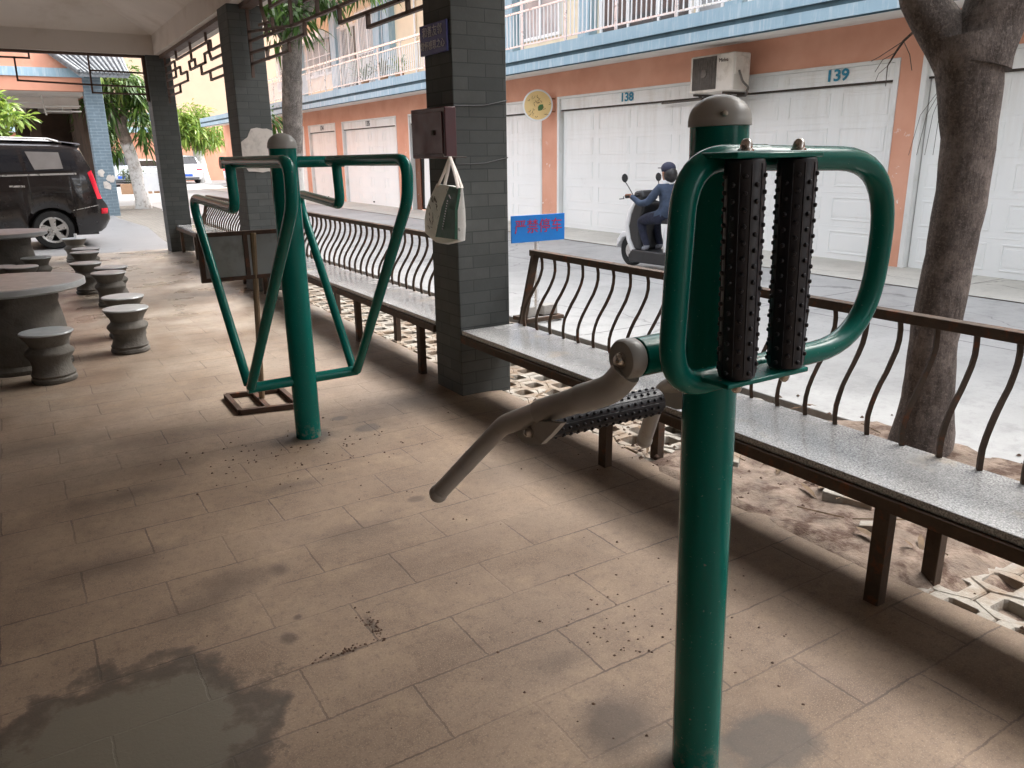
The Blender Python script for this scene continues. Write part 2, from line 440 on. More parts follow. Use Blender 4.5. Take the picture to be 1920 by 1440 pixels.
M['acgrille'] = simple('ac_grille', C(92, 86, 80), .7, var=.25, scale=14)
M['acdark'] = simple('ac_bracket', C(60, 52, 46), .8)
M['glassdark'] = simple('window_glass', (.05, .06, .065), .08, var=.3, scale=1.2, spec=.7)
M['glassmid'] = simple('frosted_window', (.30, .32, .33), .2, var=.3, scale=1.6)
M['numblue'] = simple('stencil_blue', C(28, 122, 150), .6, var=.2, scale=30)
M['numgrey'] = simple('stencil_grey', C(96, 100, 104), .6, var=.2, scale=30)
M['signblue'] = simple('sign_blue', C(10, 112, 190), .35, var=.1, scale=3)
M['signred'] = simple('sign_red', C(165, 28, 70), .5, var=.12, scale=30)
M['navy'] = simple('notice_navy', C(30, 30, 110), .4, var=.1, scale=5)
M['letter'] = simple('notice_letters', C(200, 200, 210), .5, var=.1)
M['maroon'] = simple('maroon_box', C(70, 32, 36), .5, var=.12, scale=4)
M['canvas'] = simple('tote_canvas', C(222, 220, 214), .9, var=.08, scale=20, bump=.3, bscale=180, dirt=C(96, 92, 84), dirts=26, dirtlo=.62, dirthi=.68)
M['canvasplain'] = simple('tote_strap', C(205, 196, 188), .9, var=.08, scale=30)
M['bagprint'] = simple('tote_print', C(92, 88, 80), .9, var=.2, scale=30)
M['baggreen'] = simple('tote_green', C(16, 72, 50), .55, var=.15, scale=10)
M['paintpatch'] = simple('white_paint_patch', C(190, 182, 174), .85, var=.08, scale=5, bump=.2, dirt=C(150, 142, 136), dirts=8)
def bark(name, c, white_to=None, seedv=0):
    s = NT(name)
    mp = s.node('ShaderNodeMapping'); mp.inputs['Scale'].default_value = (1, 1, .35); s.link(s.tc.outputs['Object'], mp.inputs['Vector'])
    base = s.mix(s.ramp(s.noise(22, 8, .75, mp.outputs[0]), .35, .65), tuple(x * .42 for x in c), c)
    base = s.mix(s.ramp(s.noise(4, 6, .7), .48, .66, 0, .75), base, tuple(min(1, x * 1.75) for x in c))
    base = s.mix(s.ramp(s.noise(3, 6, .7, None, .6), .56, .68, 0, .8), base, tuple(x * .38 for x in c))
    base = s.mix(s.ramp(s.noise(75, 4, .8), .5, .7, 0, .65), base, tuple(min(1, x * 2.0) for x in c))
    base = s.mix(s.ramp(s.noise(48, 5, .8), .52, .7, 0, .7), base, tuple(x * .3 for x in c))
    if white_to is not None:
        sep = s.node('ShaderNodeSeparateXYZ'); s.link(s.tc.outputs['Object'], sep.inputs[0])
        zz = s.math('ADD', sep.outputs[2], s.math('MULTIPLY', s.noise(5, 5), .35))
        wm = s.math('MULTIPLY', s.ramp(zz, white_to + .22, white_to + .12), s.ramp(s.noise(8, 7, .75), .68, .5))
        base = s.mix(wm, base, C(214, 212, 208))
    s.color(base); s.set(Roughness=.92, Specular_IOR_Level=.2)
    s.bump(s.math('ADD', s.noise(34, 8, .75, mp.outputs[0]), s.math('MULTIPLY', s.noise(6, 4), 1.2)), .9, .02)
    return s.mat
M['bark'] = bark('bark', C(108, 98, 92))
M['barkwhite'] = bark('whitewashed_bark', C(140, 132, 126), 1.45)
M['barklow'] = bark('whitewashed_low', C(128, 116, 106), 1.9)
def leafmat(name, a, b):
    s = NT(name)
    oi = s.node('ShaderNodeNewGeometry')
    ramp = s.mix(oi.outputs['Random Per Island'], a, b)
    s.color(ramp); s.set(Roughness=.4, Specular_IOR_Level=.4)
    s.bsdf.inputs['Transmission Weight'].default_value = 0
    tr = s.node('ShaderNodeBsdfTranslucent'); s.link(ramp, tr.inputs['Color'])
    ad = s.node('ShaderNodeMixShader'); ad.inputs[0].default_value = .35
    out = s.n['Material Output']
    s.link(s.bsdf.outputs[0], ad.inputs[1]); s.link(tr.outputs[0], ad.inputs[2]); s.link(ad.outputs[0], out.inputs['Surface'])
    return s.mat
M['leaf'] = leafmat('mango_leaf', (.035, .085, .018), (.11, .20, .04))
M['leafyel'] = leafmat('young_leaf', (.10, .19, .03), (.26, .34, .06))
M['leafgrey'] = leafmat('hedge_leaf', (.06, .09, .05), (.14, .17, .09))
M['carpaint'] = simple('car_paint_dark', (.014, .011, .011), .22, var=.1, coat=.6)
M['carwhite'] = simple('car_paint_white', (.75, .76, .77), .25, var=.03, coat=.6)
M['cargrey'] = simple('car_paint_grey', (.42, .45, .47), .28, var=.03, coat=.6)
M['carglass'] = simple('car_glass', (.012, .012, .014), .06, var=.1)
M['carpane'] = simple('car_pane_lit', C(100, 96, 94), .12, var=.18, scale=4)  # daylight seen through the car is put into this pane's colour
M['carroof'] = simple('car_roof', C(150, 150, 156), .25, var=.05)  # silver over a dark body: the highlight on top is put into colour
M['plastic'] = simple('black_plastic', (.02, .02, .021), .5, var=.2)
M['tyre'] = simple('tyre_rubber', (.018, .018, .018), .8, var=.3, bump=.3)
M['alloy'] = simple('alloy_rim', (.6, .59, .57), .3, .7, var=.08)
M['redlamp'] = simple('red_lamp', (.55, .012, .03), .12, var=.1, coat=1.)
M['plate'] = simple('plate_blue', (.02, .09, .42), .4)
M['jacket'] = simple('denim_jacket', C(58, 70, 90), .85, var=.3, scale=14, bump=1., bscale=16)
M['trouser'] = simple('navy_trousers', C(32, 36, 54), .85, var=.3, scale=14, bump=1., bscale=16)
M['skin'] = simple('skin', C(160, 118, 96), .5, var=.06)
M['cap'] = simple('cap_cloth', C(52, 54, 72), .85, var=.15)
M['hair'] = simple('hair', (.02, .018, .018), .5)
M['shoe'] = simple('grey_shoe', C(150, 152, 160), .7, var=.2)
M['panel'] = simple('panel_back', C(122, 124, 122), .6, var=.12, scale=4, dirt=C(90, 86, 80), dirts=5)
M['rsign'] = simple('sign_tan', C(226, 196, 136), .5, var=.06, scale=4)
M['rbrown'] = simple('sign_brown', C(120, 84, 44), .6, var=.1)
M['leafprint'] = simple('leaf_print', C(66, 112, 62), .6, var=.1)
M['block'] = simple('cement_block', C(165, 160, 154), .9, var=.2, scale=12, bump=.5)
M['crumb'] = simple('dirt_crumb', C(74, 55, 43), .95, var=.4, scale=30)
M['dryleaf'] = simple('dry_leaf', C(104, 84, 62), .85, var=.4, scale=20)
M['darkwall'] = simple('dark_brown_wall', C(78, 64, 54), .9, var=.35, scale=1.5, dirt=C(48, 38, 32), dirts=1.3)  # dark brown with darker blotches
M['greywall'] = simple('grey_wall', C(112, 106, 100), .9, var=.1, scale=1)
M['planter'] = simple('planter_tan', C(160, 128, 100), .8, var=.1)

# ------------------------------------------------------------------ text
def text_mesh(mb, body, size, origin, right, up, depth=.003, bold=0., wide=1.):
    cu = bpy.data.curves.new('t', 'FONT'); cu.body = body; cu.size = size; cu.align_x = 'CENTER'; cu.align_y = 'CENTER'
    cu.extrude = depth / 2; cu.offset = bold; cu.resolution_u = 3
    o = bpy.data.objects.new('t', cu); COL.objects.link(o)
    dg = bpy.context.evaluated_depsgraph_get(); dg.update()
    me = bpy.data.meshes.new_from_object(o.evaluated_get(dg))
    r = Vector(right).normalized(); u = Vector(up).normalized(); n = r.cross(u)
    og = Vector(origin)
    mb.add([og + r * v.co.x * wide + u * v.co.y + n * v.co.z for v in me.vertices], [tuple(p.vertices) for p in me.polygons])
    bpy.data.objects.remove(o); bpy.data.curves.remove(cu); bpy.data.meshes.remove(me)

def sheet(name, x0, x1, y0, y1, z, m, nx=1, ny=1):
    b = MB()
    for i in range(nx + 1):
        pass
    vs = [(x0 + (x1 - x0) * i / nx, y0 + (y1 - y0) * j / ny, z) for j in range(ny + 1) for i in range(nx + 1)]
    fs = [(j * (nx + 1) + i, j * (nx + 1) + i + 1, (j + 1) * (nx + 1) + i + 1, (j + 1) * (nx + 1) + i) for j in range(ny) for i in range(nx)]
    b.add(vs, fs)
    return tag(b.build(name, m, smooth=0), kind='structure')

# ------------------------------------------------------------------ ground
sheet('ground', -160, 160, -60, 200, -.10, M['earth'])
# pavilion floor: a slab with a worn outer edge
b = MB(); e = []
ys = [-6 + k * .25 for k in range(82)]
for y in ys: e.append(2.46 + .07 * mnoise.noise(Vector((y * 1.1, 3, 0))) + .02 * mnoise.noise(Vector((y * 7, 1, 0))))
vs = []
for y, x in zip(ys, e): vs += [(-4.2, y, 0), (x - .1, y, 0), (x, y, -.010), (x + .16, y, -.10)]
fs = []
for j in range(len(ys) - 1):
    for i in range(3): fs.append((j * 4 + i, j * 4 + i + 1, j * 4 + i + 5, j * 4 + i + 4))
b.add(vs, fs); tag(b.build('floor', M['floor']), kind='structure')
sheet('road', 3.86, 8.2, -30, 46, -.014, M['road'])
sheet('pavement', 8.2, 9.62, -30, 46, -.004, M['apron'])
b = MB(); b.add([(-12, 14.2, -.008), (2.25, 14.2, -.008), (2.3, 16, -.008), (2.5, 19.3, -.008), (2.3, 22.6, -.008), (2.3, 34, -.008), (-12, 34, -.008)], [tuple(range(7))])
tag(b.build('driveway', M['drive'], smooth=0), kind='structure')
b = MB(); b.add([(2.25, 14.3, -.02), (3.86, 14.3, -.02), (3.86, 29, -.02), (2.2, 29, -.02)], [(0, 1, 2, 3)])
tag(b.build('path', M['cobble'], smooth=0), kind='structure')
M['yardc'] = concrete_mat('yard_concrete', (.21, .21, .21), (6, 6))
sheet('forecourt', -12, 60, 46, 60, -.018, M['yardc'])
sheet('yard', 2.2, 3.86, 29, 46, -.018, M['yardc'])

# grass pavers: hexagonal blocks with an oblong hole each
b = MB()
PX, PY = .148, .215
def paver_strip(x0, x1, y0, y1, skip):
    nrow = int((x1 - x0) / PX)
    for i in range(nrow):
        x = x0 + i * PX
        offy = PY / 2 if i % 2 else 0
        for j in range(int((y1 - y0) / PY)):
            y = y0 + j * PY + offy
            if skip(x + PX / 2, y + PY / 2): continue
            dz = -.034 + .009 * mnoise.noise(Vector((x * 3, y * 3, 0))) + random.uniform(-.003, .003)
            cx, cy = x + PX / 2, y + PY / 2
            t = random.uniform(-.03, .03)
            hx, hy = PX * .5 * 1.0, PY * .5
            cc = .048; dd = PX - cc
            out = [(-cc, -hy), (cc, -hy), (dd * .97, -hy * .12), (dd * .97, hy * .12), (cc, hy), (-cc, hy), (-dd * .97, hy * .12), (-dd * .97, -hy * .12)]
            ix, iy = PX * .34, PY * .235
            inn = [(-ix * .8, -iy), (ix * .8, -iy), (ix, -iy * .8), (ix, iy * .8), (ix * .8, iy), (-ix * .8, iy), (-ix, iy * .8), (-ix, -iy * .8)]
            rot = lambda p: (cx + p[0] * math.cos(t) - p[1] * math.sin(t), cy + p[0] * math.sin(t) + p[1] * math.cos(t))
            vs = []
            for k in range(8): q = rot((out[k][0] * .985, out[k][1] * .985)); vs.append((*q, dz - .006))
            for k in range(8): q = rot((out[k][0] * .94, out[k][1] * .94)); vs.append((*q, dz))
            for k in range(8): q = rot((inn[k][0] * 1.06, inn[k][1] * 1.06)); vs.append((*q, dz))
            for k in range(8): q = rot(inn[k]); vs.append((*q, dz - .006))
            for k in range(8): q = rot((inn[k][0] * .92, inn[k][1] * .92)); vs.append((*q, dz - .075))
            for k in range(8): q = rot((out[k][0] * .985, out[k][1] * .985)); vs.append((*q, dz - .075))
            fs = []
            for lo, hi in ((5, 0), (0, 1), (1, 2), (2, 3), (3, 4)):
                for k in range(8):
                    k2 = (k + 1) % 8
                    fs.append((lo * 8 + k, lo * 8 + k2, hi * 8 + k2, hi * 8 + k))
            b.add(vs, fs)
def skip(x, y):
    d = ((x - 2.95) / 1.05) ** 2 + ((y - 2.0) / .66) ** 2
    return d + .5 * mnoise.noise(Vector((x * 2, y * 2, 5))) < 1.0 or x < 2.45
paver_strip(2.4, 3.86, -2.6, 14.2, skip)
tag(b.build('paving', M['paver'], smooth=30), kind='structure')
sheet('paver_soil_ground', 2.4, 3.88, -3, 14.3, -.078, M['hole'])
# bare soil round the near tree
b = MB(); n = 44
vs = []; fs = []
for j in range(n + 1):
    for i in range(n + 1):
        x = 2.22 + 1.66 * i / n; y = .95 + 2.2 * j / n
        d = math.sqrt(((x - 3.0) / 1.25) ** 2 + ((y - 2.0) / .78) ** 2)
        z = -.075 + .075 * max(0, min(1, (1.12 - d) * 4)) + .022 * mnoise.noise(Vector((x * 7, y * 7, 0))) + .012 * mnoise.noise(Vector((x * 21, y * 21, 2)))
        vs.append((x, y, min(z, .03, -.035 + max(0, x - 2.36) * .6)))
for j in range(n):
    for i in range(n):
        a = j * (n + 1) + i; fs.append((a, a + 1, a + n + 2, a + n + 1))
b.add(vs, fs); tag(b.build('soil_terrain', M['soil'], smooth=60), kind='structure')
b = MB(); b.box(3.80, 3.885, -3, 14.3, -.1, -.009); tag(b.build('kerb', M['road'], bevel=.006), kind='structure')
# loose crumbs, twigs, dry leaves
b = MB()
def chip(x, y, z, s):
    a = random.uniform(0, 6.3)
    p = [(x + s * random.uniform(.6, 1.2) * math.cos(a + k * PI / 2.5), y + s * random.uniform(.5, 1.1) * math.sin(a + k * PI / 2.5), z) for k in range(5)]
    top = (x, y, z + s * random.uniform(.4, .9))
    b.add(p + [top], [(0, 1, 5), (1, 2, 5), (2, 3, 5), (3, 4, 5), (4, 0, 5)])
for k in range(100): chip(random.gauss(1.5, .2), random.gauss(1.62, .22), .001, random.uniform(.002, .007))
for k in range(60): chip(random.uniform(.2, 2.3), random.uniform(1.2, 4.6), .001, random.uniform(.002, .006))
for k in range(60): chip(random.gauss(.765, .012), random.gauss(2.10, .05), .001, random.uniform(.002, .006))
for k in range(40): chip(random.gauss(.64, .06), random.gauss(2.02, .008), .001, random.uniform(.003, .006))
for k in range(110): chip(random.gauss(1.05, .3), random.gauss(3.75, .2), .001, random.uniform(.003, .009))
for k in range(350): chip(random.gauss(3.0, .4), random.gauss(2.35, .5), -.01, random.uniform(.005, .022))
for k in range(120): chip(random.uniform(2.42, 2.62), random.uniform(.5, 8), -.012, random.uniform(.004, .012))
tag(b.build('dirt_crumbs', M['crumb'], smooth=0), 'dark crumbs of dirt scattered over the floor and the tree pit', 'dirt', kind='stuff')
b = MB()
def leaf(b, p, d, L, W, droop=.4, side=None):
    p = Vector(p); d = Vector(d).normalized()
    s = d.cross(Vector((0, 0, 1)))
    if s.length < .05: s = Vector((1, 0, 0))
    s.normalize()
    if side is not None: s = (s * math.cos(side) + d.cross(s) * math.sin(side))
    q = [p, p + d * L * .3 + Vector((0, 0, -droop * L * .04)), p + d * L * .65 + Vector((0, 0, -droop * L * .2)), p + d * L + Vector((0, 0, -droop * L * .5))]
    w = [W * .12, W * .5, W * .42]
    vs = []
    for i in range(3): vs += [q[i] - s * w[i], q[i] + s * w[i]]
    vs.append(q[3])
    b.add(vs, [(0, 1, 3, 2), (2, 3, 5, 4), (4, 5, 6)])
for k in range(90):
    x, y = (random.uniform(2.5, 3.7), random.uniform(1.4, 4.8))
    leaf(b, (x, y, .012 + random.uniform(0, .03)), (random.uniform(-1, 1), random.uniform(-1, 1), random.uniform(-.1, .15)), random.uniform(.05, .13), random.uniform(.02, .035))
for k in range(40):
    x, y = (random.uniform(2.6, 3.7), random.uniform(1.3, 4.0))
    a = random.uniform(0, 6.3); L = random.uniform(.06, .25)
    b.tube([(x, y, .02), (x + L * math.cos(a), y + L * math.sin(a), .03)], .003, 4)
tag(b.build('dry_leaf_litter', M['dryleaf'], smooth=0), 'brown dry leaves and twigs lying on the bare soil under the tree', 'leaf litter', kind='stuff')
# broken paver chunks lying in the pit
b = MB()
for k, (x, y, s) in enumerate([(2.95, 2.95, .09), (3.1, 2.5, .07), (2.78, 2.45, .08), (2.85, 1.85, .10), (3.2, 1.75, .09), (2.7, 1.62, .06), (3.0, 2.15, .08), (3.35, 2.9, .08)]):
    a = random.uniform(0, 3); t = random.uniform(-.25, .25)
    b.obox((x, y, -.005 + .01), (math.cos(a), math.sin(a), t), (-math.sin(a), math.cos(a), .1), (0, 0, 1), s, s * .55, .022)
tag(b.build('paver_rubble', M['paver'], bevel=.004), 'broken bits of concrete paver half buried in the tree pit soil', 'rubble', kind='stuff')

# ------------------------------------------------------------------ pavilion
pav = thing('pavilion', 'open brick pavilion with a white sloping ceiling and brown lattice under its eaves', 'pavilion', (2.3, 4.2, 0))
# ceiling: beams faces + hip slopes
EZ = 2.96
XR, XL = 2.20, -3.4
YE = 13.7
sl = .42
xm = (XR + XL) / 2
HB = 3.24
b = MB()
# inner faces of ring beam and underside
b.box(XR, XR + .36, -8, YE + .36, EZ, HB)
b.box(XL - .36, XL, -8, YE + .36, EZ, HB)
b.box(XL, XR, YE, YE + .36, EZ, HB)
b.build('beam', M['ceiling'], pav, smooth=0)
b = MB()
zr = HB + sl * (XR - xm)
A = (XR, YE, HB); B_ = (XL, YE, HB); Cc = (xm, YE - (XR - xm), zr); D = (XR, -8, HB); E_ = (XL, -8, HB); F = (xm, -8, zr)
b.add([A, B_, Cc, D, E_, F], [(0, 1, 2), (0, 2, 5, 3), (1, 4, 5, 2), (3, 5, 4)])
b.build('ceiling', M['ceiling'], pav, smooth=0)
b = MB()
o2 = .75
A = (XR + o2, YE + o2, HB - .03); B_ = (XL - o2, YE + o2, HB - .03); Cc = (xm, YE - (XR - xm), zr + .42); D = (XR + o2, -8.4, HB - .03); E_ = (XL - o2, -8.4, HB - .03); F = (xm, -8.4, zr + .42)
b.add([A, B_, Cc, D, E_, F], [(0, 1, 2), (0, 2, 5, 3), (1, 4, 5, 2)])
for k in range(44):   # tile rolls on the visible slope
    y = -8 + k * .5
b.add([A, B_, (XL, YE + .36, HB), (XR + .36, YE + .36, HB), D, (XR + .36, -8, HB), E_, (XL - .36, -8, HB), (XL - .36, YE + .36, HB)], [(0, 1, 8, 3), (0, 3, 5, 4), (1, 6, 7, 8)])
b.build('roof', M['tile'], pav, smooth=0)
def column(x0, x1, y0, y1, name='column'):
    b = MB(); b.box(x0, x1, y0, y1, -.02, EZ)
    c = b.build(name, M['brick'], pav, bevel=.006)
    return c
c1 = column(2.20, 2.555, 4.12, 4.46); c2 = column(2.175, 2.53, 8.9, 9.32); c3 = column(2.08, 2.435, 13.7, 14.06)
column(2.2, 2.555, -.86, -.5)
# white paint patch on the second column, ragged outline
b = MB(); pts = []
for (x, z) in [(2.185, 1.37), (2.18, 1.5), (2.183, 1.62), (2.22, 1.645), (2.255, 1.655), (2.27, 1.70), (2.30, 1.735), (2.36, 1.745), (2.42, 1.735), (2.47, 1.74), (2.525, 1.725), (2.527, 1.5), (2.525, 1.30), (2.44, 1.315), (2.38, 1.29), (2.3, 1.31), (2.23, 1.3)]:
    pts.append((x + random.uniform(-.003, .0), z + random.uniform(-.012, .012)))
b.prism(pts, 1, 8.893, 8.8985)
b.build('paint_patch', M['paintpatch'], c2, smooth=0)
# wires strapped round the first column
for z in (1.72, 1.40):
    b = MB(); b.tube([(2.556, 4.117, z + .03), (2.4, 4.116, z), (2.2, 4.117, z - .005)], .0035, 6)
    b.build('strap_wire', M['plastic'], c1)
# lattice screens
def lattice(polys, plane, const, w=.022, d=.03, name='lattice_screen'):
    b = MB()
    for pl in polys:
        for p, q in zip(pl[:-1], pl[1:]):
            if plane == 'x':
                P = Vector((const, p[0], p[1])); Q = Vector((const, q[0], q[1])); up = (1, 0, 0)
            else:
                P = Vector((p[0], const, p[1])); Q = Vector((q[0], const, q[1])); up = (0, 1, 0)
            dd = (Q - P).normalized() * (w / 2)
            b.bar(P - dd, Q + dd, w, d, up)
    return b.build(name, M['lattice'], pav, smooth=0)
lv = [2.93, 2.80, 2.69, 2.59, 2.475, 2.37]
Apoly = [[(13.66, lv[0]), (9.4, lv[0])],
 [(12.67, lv[0]), (12.67, lv[1]), (11.65, lv[1]), (10.68, lv[1]), (10.68, lv[0])], [(11.65, lv[0]), (11.65, lv[2])],
 [(10.68, lv[1]), (10.46, lv[1]), (10.46, lv[2]), (9.4, lv[2])], [(11.83, lv[2]), (11.45, lv[2]), (11.45, lv[3]), (11.8, lv[3]), (11.83, lv[2])],
 [(11.44, lv[3]), (10.845, lv[3]), (10.845, lv[2]), (10.59, lv[2]), (10.59, lv[1])], [(10.59, lv[2]), (10.5, lv[3]), (9.6, lv[3])],
 [(11.12, lv[3]), (11.12, lv[4]), (10.65, lv[4]), (9.4, lv[4])], [(10.65, lv[4]), (10.63, lv[5]), (9.9, lv[5]), (9.9, lv[4])],
 [(13.6, lv[1]), (12.84, lv[1]), (12.85, lv[3]), (13.6, lv[3])], [(13.6, lv[2]), (12.48, lv[2]), (12.47, lv[3]), (12.03, lv[3]), (12.04, lv[4]), (13.6, lv[4])],
 [(12.65, lv[4]), (12.65, lv[5]), (13.6, lv[5])], [(13.6, 2.95), (13.6, 2.28)], [(9.4, 2.95), (9.4, 2.28)], [(9.9, lv[5]), (9.9, lv[4])]]
lattice(Apoly, 'x', 2.33)
Bpoly = [[(8.85, lv[0]), (4.5, lv[0])], [(8.82, 2.95), (8.82, 2.26)], [(4.52, 2.95), (4.52, 2.26)],
 [(8.4, 2.70), (8.12, 2.69)], [(8.8, 2.69), (7.35, 2.56), (7.35, 2.56)], [(8.3, 2.85), (8.2, 2.69), (8.2, 2.58), (7.65, 2.57)],
 [(7.97, 2.70), (7.97, 2.57)], [(7.35, 2.56), (6.21, 2.545), (5.1, 2.54)], [(6.21, 2.545), (6.21, 2.43), (5.1, 2.42), (4.52, 2.42)],
 [(5.66, 2.42), (5.66, 2.33), (4.52, 2.33)], [(4.99, 2.42), (4.99, 2.33)], [(8.8, 2.49), (7.83, 2.46), (7.06, 2.455), (7.05, 2.56)],
 [(8.8, 2.385), (7.52, 2.37), (7.52, 2.455)], [(8.25, 2.475), (8.22, 2.375)], [(8.8, 2.60), (8.27, 2.59)],
 [(7.0, 2.70), (7.0, 2.85), (6.4, 2.85), (6.4, 2.70), (7.0, 2.70)], [(6.7, 2.85), (6.7, 2.93)], [(6.7, 2.70), (6.7, 2.55)], [(5.5, 2.93), (5.5, 2.70), (5.0, 2.70), (5.0, 2.54)], [(8.0, 2.93), (8.0, 2.80), (7.4, 2.80), (7.4, 2.56)], [(8.3, 2.93), (8.3, 2.85)]]
lattice(Bpoly, 'x', 2.36)
Epoly = [[(XL, 2.945), (2.07, 2.945)], [(-.8, 2.857), (.555, 2.855), (.558, 2.945)], [(.372, 2.856), (.365, 2.55), (1.295, 2.52), (2.03, 2.51)],
 [(1.311, 2.945), (1.30, 2.41), (2.03, 2.403)], [(1.313, 2.722), (2.04, 2.71)], [(-.6, 2.945), (-.6, 2.55), (-1.6, 2.55)]]
lattice(Epoly, 'y', 13.82, .024)
b = MB(); b.box(2.035, 2.078, 13.79, 13.85, 2.30, 2.95); b.box(XL, 2.08, 13.775, 13.865, 2.925, 2.962)
b.box(2.27, 2.39, 9.33, 13.69, 2.915, 2.962); b.box(2.30, 2.42, 4.47, 8.89, 2.915, 2.962)
b.build('lattice_frame', M['lattice'], pav, smooth=0)

# ------------------------------------------------------------------ benches
def bench(y0, y1, legs, label, bars_from, endpost):
    t = thing('slatted_bench', label, 'bench', (2.4, (y0 + y1) / 2, 0), 0, 'granite benches between the pavilion columns')
    b = MB(); b.box(2.205, 2.605, y0, y1, .392, .42); b.build('seat', M['granite'], t, bevel=.003)
    b = MB(); b.box(2.19, 2.23, y0, y1, .345, .391); b.box(2.575, 2.612, y0, y1, .345, .391)
    b.build('seat_frame', M['iron'], t, bevel=.003)
    for y in legs:
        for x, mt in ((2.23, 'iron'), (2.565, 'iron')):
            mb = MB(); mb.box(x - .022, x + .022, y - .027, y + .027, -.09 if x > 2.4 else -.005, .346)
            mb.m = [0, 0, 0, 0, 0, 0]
            # ochre on the outer face alone
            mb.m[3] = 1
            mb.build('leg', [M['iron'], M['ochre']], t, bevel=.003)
    b = MB(); b.box(2.698, 2.748, y0, y1, .836, .874); b.build('top_rail', M['iron'], t, bevel=.003)
    y = bars_from
    while y > y0 + .05:
        pts = []
        N = 11
        for k in range(N + 1):
            u = k / N
            s = u * u * (3 - 2 * u)
            x = 2.592 + .125 * s - .018 * math.sin(u * PI * 2) 
            jx = random.uniform(-.0015, .0015)
            pts.append((x + jx, y + random.uniform(-.001, .001), .418 + .426 * u))
        mb = MB(); mb.tube(pts, .0112, 4, jit=.12)
        mb.build('back_bar', M['iron'], t, smooth=25)
        y -= .139
    if endpost:
        mb = MB()
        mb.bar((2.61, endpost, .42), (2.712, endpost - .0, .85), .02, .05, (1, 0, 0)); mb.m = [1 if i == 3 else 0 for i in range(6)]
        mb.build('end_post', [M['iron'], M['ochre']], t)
    return t
bench(-.46, 4.11, [1.31, 2.74, -.12], 'granite bench with curved iron back bars behind the near massage post', 4.00, 4.06)
bench(4.47, 8.88, [5.92, 7.35, 4.75, 8.7], 'granite bench with curved iron back bars behind the hanging tote bag column', 8.80, 8.84)
bench(9.33, 13.69, [9.6, 11.0, 12.4, 13.5], 'farthest granite bench with curved iron back, by the corner column near the car', 13.62, 13.65)

# ------------------------------------------------------------------ near machine: back massager
mg = thing('massage_post', 'green post with two black studded upright rollers and looped handles', 'massager', (1.213, 1.113, 0))
ax0 = Vector((1.213, 1.113, 0)); ax1 = Vector((1.19, 1.137, 1.554))
pt = lambda z: ax0 + (ax1 - ax0) * (z / 1.554)
b = MB(); b.tube([pt(-.02), pt(.5), pt(1.0), pt(1.499)], .0565, 40); b.build('post', M['green'], mg)
b = MB(); c = pt(1.496)
prof = [(.0572, 0), (.0605, .001), (.0605, .012)] + [(.0598 * math.cos(a), .013 + .046 * math.sin(a)) for a in [R(d) for d in range(0, 90, 10)]] + [(1e-5, .059)]
b.lathe(prof, c, 40, ax1 - ax0)
cap = b.build('cap', M['taupe'], mg, smooth=60)
b = MB(); b.lathe([(.006, -.002), (.006, .003), (.0035, .004), (1e-5, .004)], c + Vector((-.038, -.047, .022)), 12, (-.63, -.78, 0)); b.build('screw', M['chrome'], cap)
# big rounded loop of tube = both handles
loop = [(1.18, 1.012, 1.438), (.986, 1.012, 1.438), (.970, 1.012, 1.026), (1.20, 1.012, 1.040)]
lp = fillet(loop, [.14, .09], 10)
right = fillet([(1.18, 1.012, 1.437), (1.577, 1.012, 1.430), (1.552, 1.012, 1.045), (1.20, 1.012, 1.040)], [.17, .20], 10)
b = MB(); b.tube(lp, .024, 18); hl = b.build('handle', M['green'], mg)
b = MB(); b.tube(right, .0235, 18); b.build('handle', M['green'], mg)
b = MB(); b.box(1.16, 1.23, 1.0, 1.09, 1.425, 1.445); b.box(1.015, 1.235, .925, 1.02, 1.438, 1.448); b.build('bracket', M['green'], mg, bevel=.003)
b = MB(); b.box(1.16, 1.25, 1.0, 1.07, 1.03, 1.052); b.box(1.03, 1.25, .925, 1.02, 1.040, 1.050); b.build('bracket', M['green'], mg, bevel=.003)
def roller(top, bot, r=.033, rows=13, per=10, name='roller', parent=None):
    top, bot = Vector(top), Vector(bot); d = top - bot; L = d.length; d.normalize()
    b = MB(); n = 44
    prof = []
    vs = []
    b.lathe([(r * .8, 0), (r * .97, .002), (r, .006), (r, L - .006), (r * .97, L - .002), (r * .8, L)], bot, n, d)
    u = d.orthogonal().normalized(); w = d.cross(u)
    for i in range(per):
        a = 2 * PI * i / per
        dirv = u * math.cos(a) + w * math.sin(a)
        # lengthwise ribs between studs
        dr2 = u * math.cos(a + PI / per) + w * math.sin(a + PI / per)
        b.tube([bot + dr2 * r + d * .008, bot + dr2 * r + d * (L - .008)], .0016, 5)
        for j in range(rows):
            h = .014 + (L - .028) * (j + .5 * (i % 2)) / rows
            if h > L - .01: continue
            p = bot + dirv * (r - .001) + d * h
            b.lathe([(.0045, 0), (.0044, .003), (.0034, .0055), (1e-5, .0064)], p, 7, dirv)
    return b.build(name, M['rubber'], parent, smooth=50)
roller((1.064, .952, 1.438), (1.08, .952, 1.052), parent=mg)
roller((1.198, .952, 1.438), (1.213, .952, 1.052), parent=mg)
for (x, z, s) in ((1.064, 1.450, 1), (1.198, 1.450, 1), (1.082, 1.040, -1), (1.214, 1.040, -1)):
    b = MB(); b.lathe([(.0135, 0), (.0135, .003), (.0105, .004), (.0105, .010), (.0085, .016), (.005, .0195), (1e-5, .0205)], (x, .952, z), 16, (0, 0, s)); b.build('nut', M['chrome'], mg)
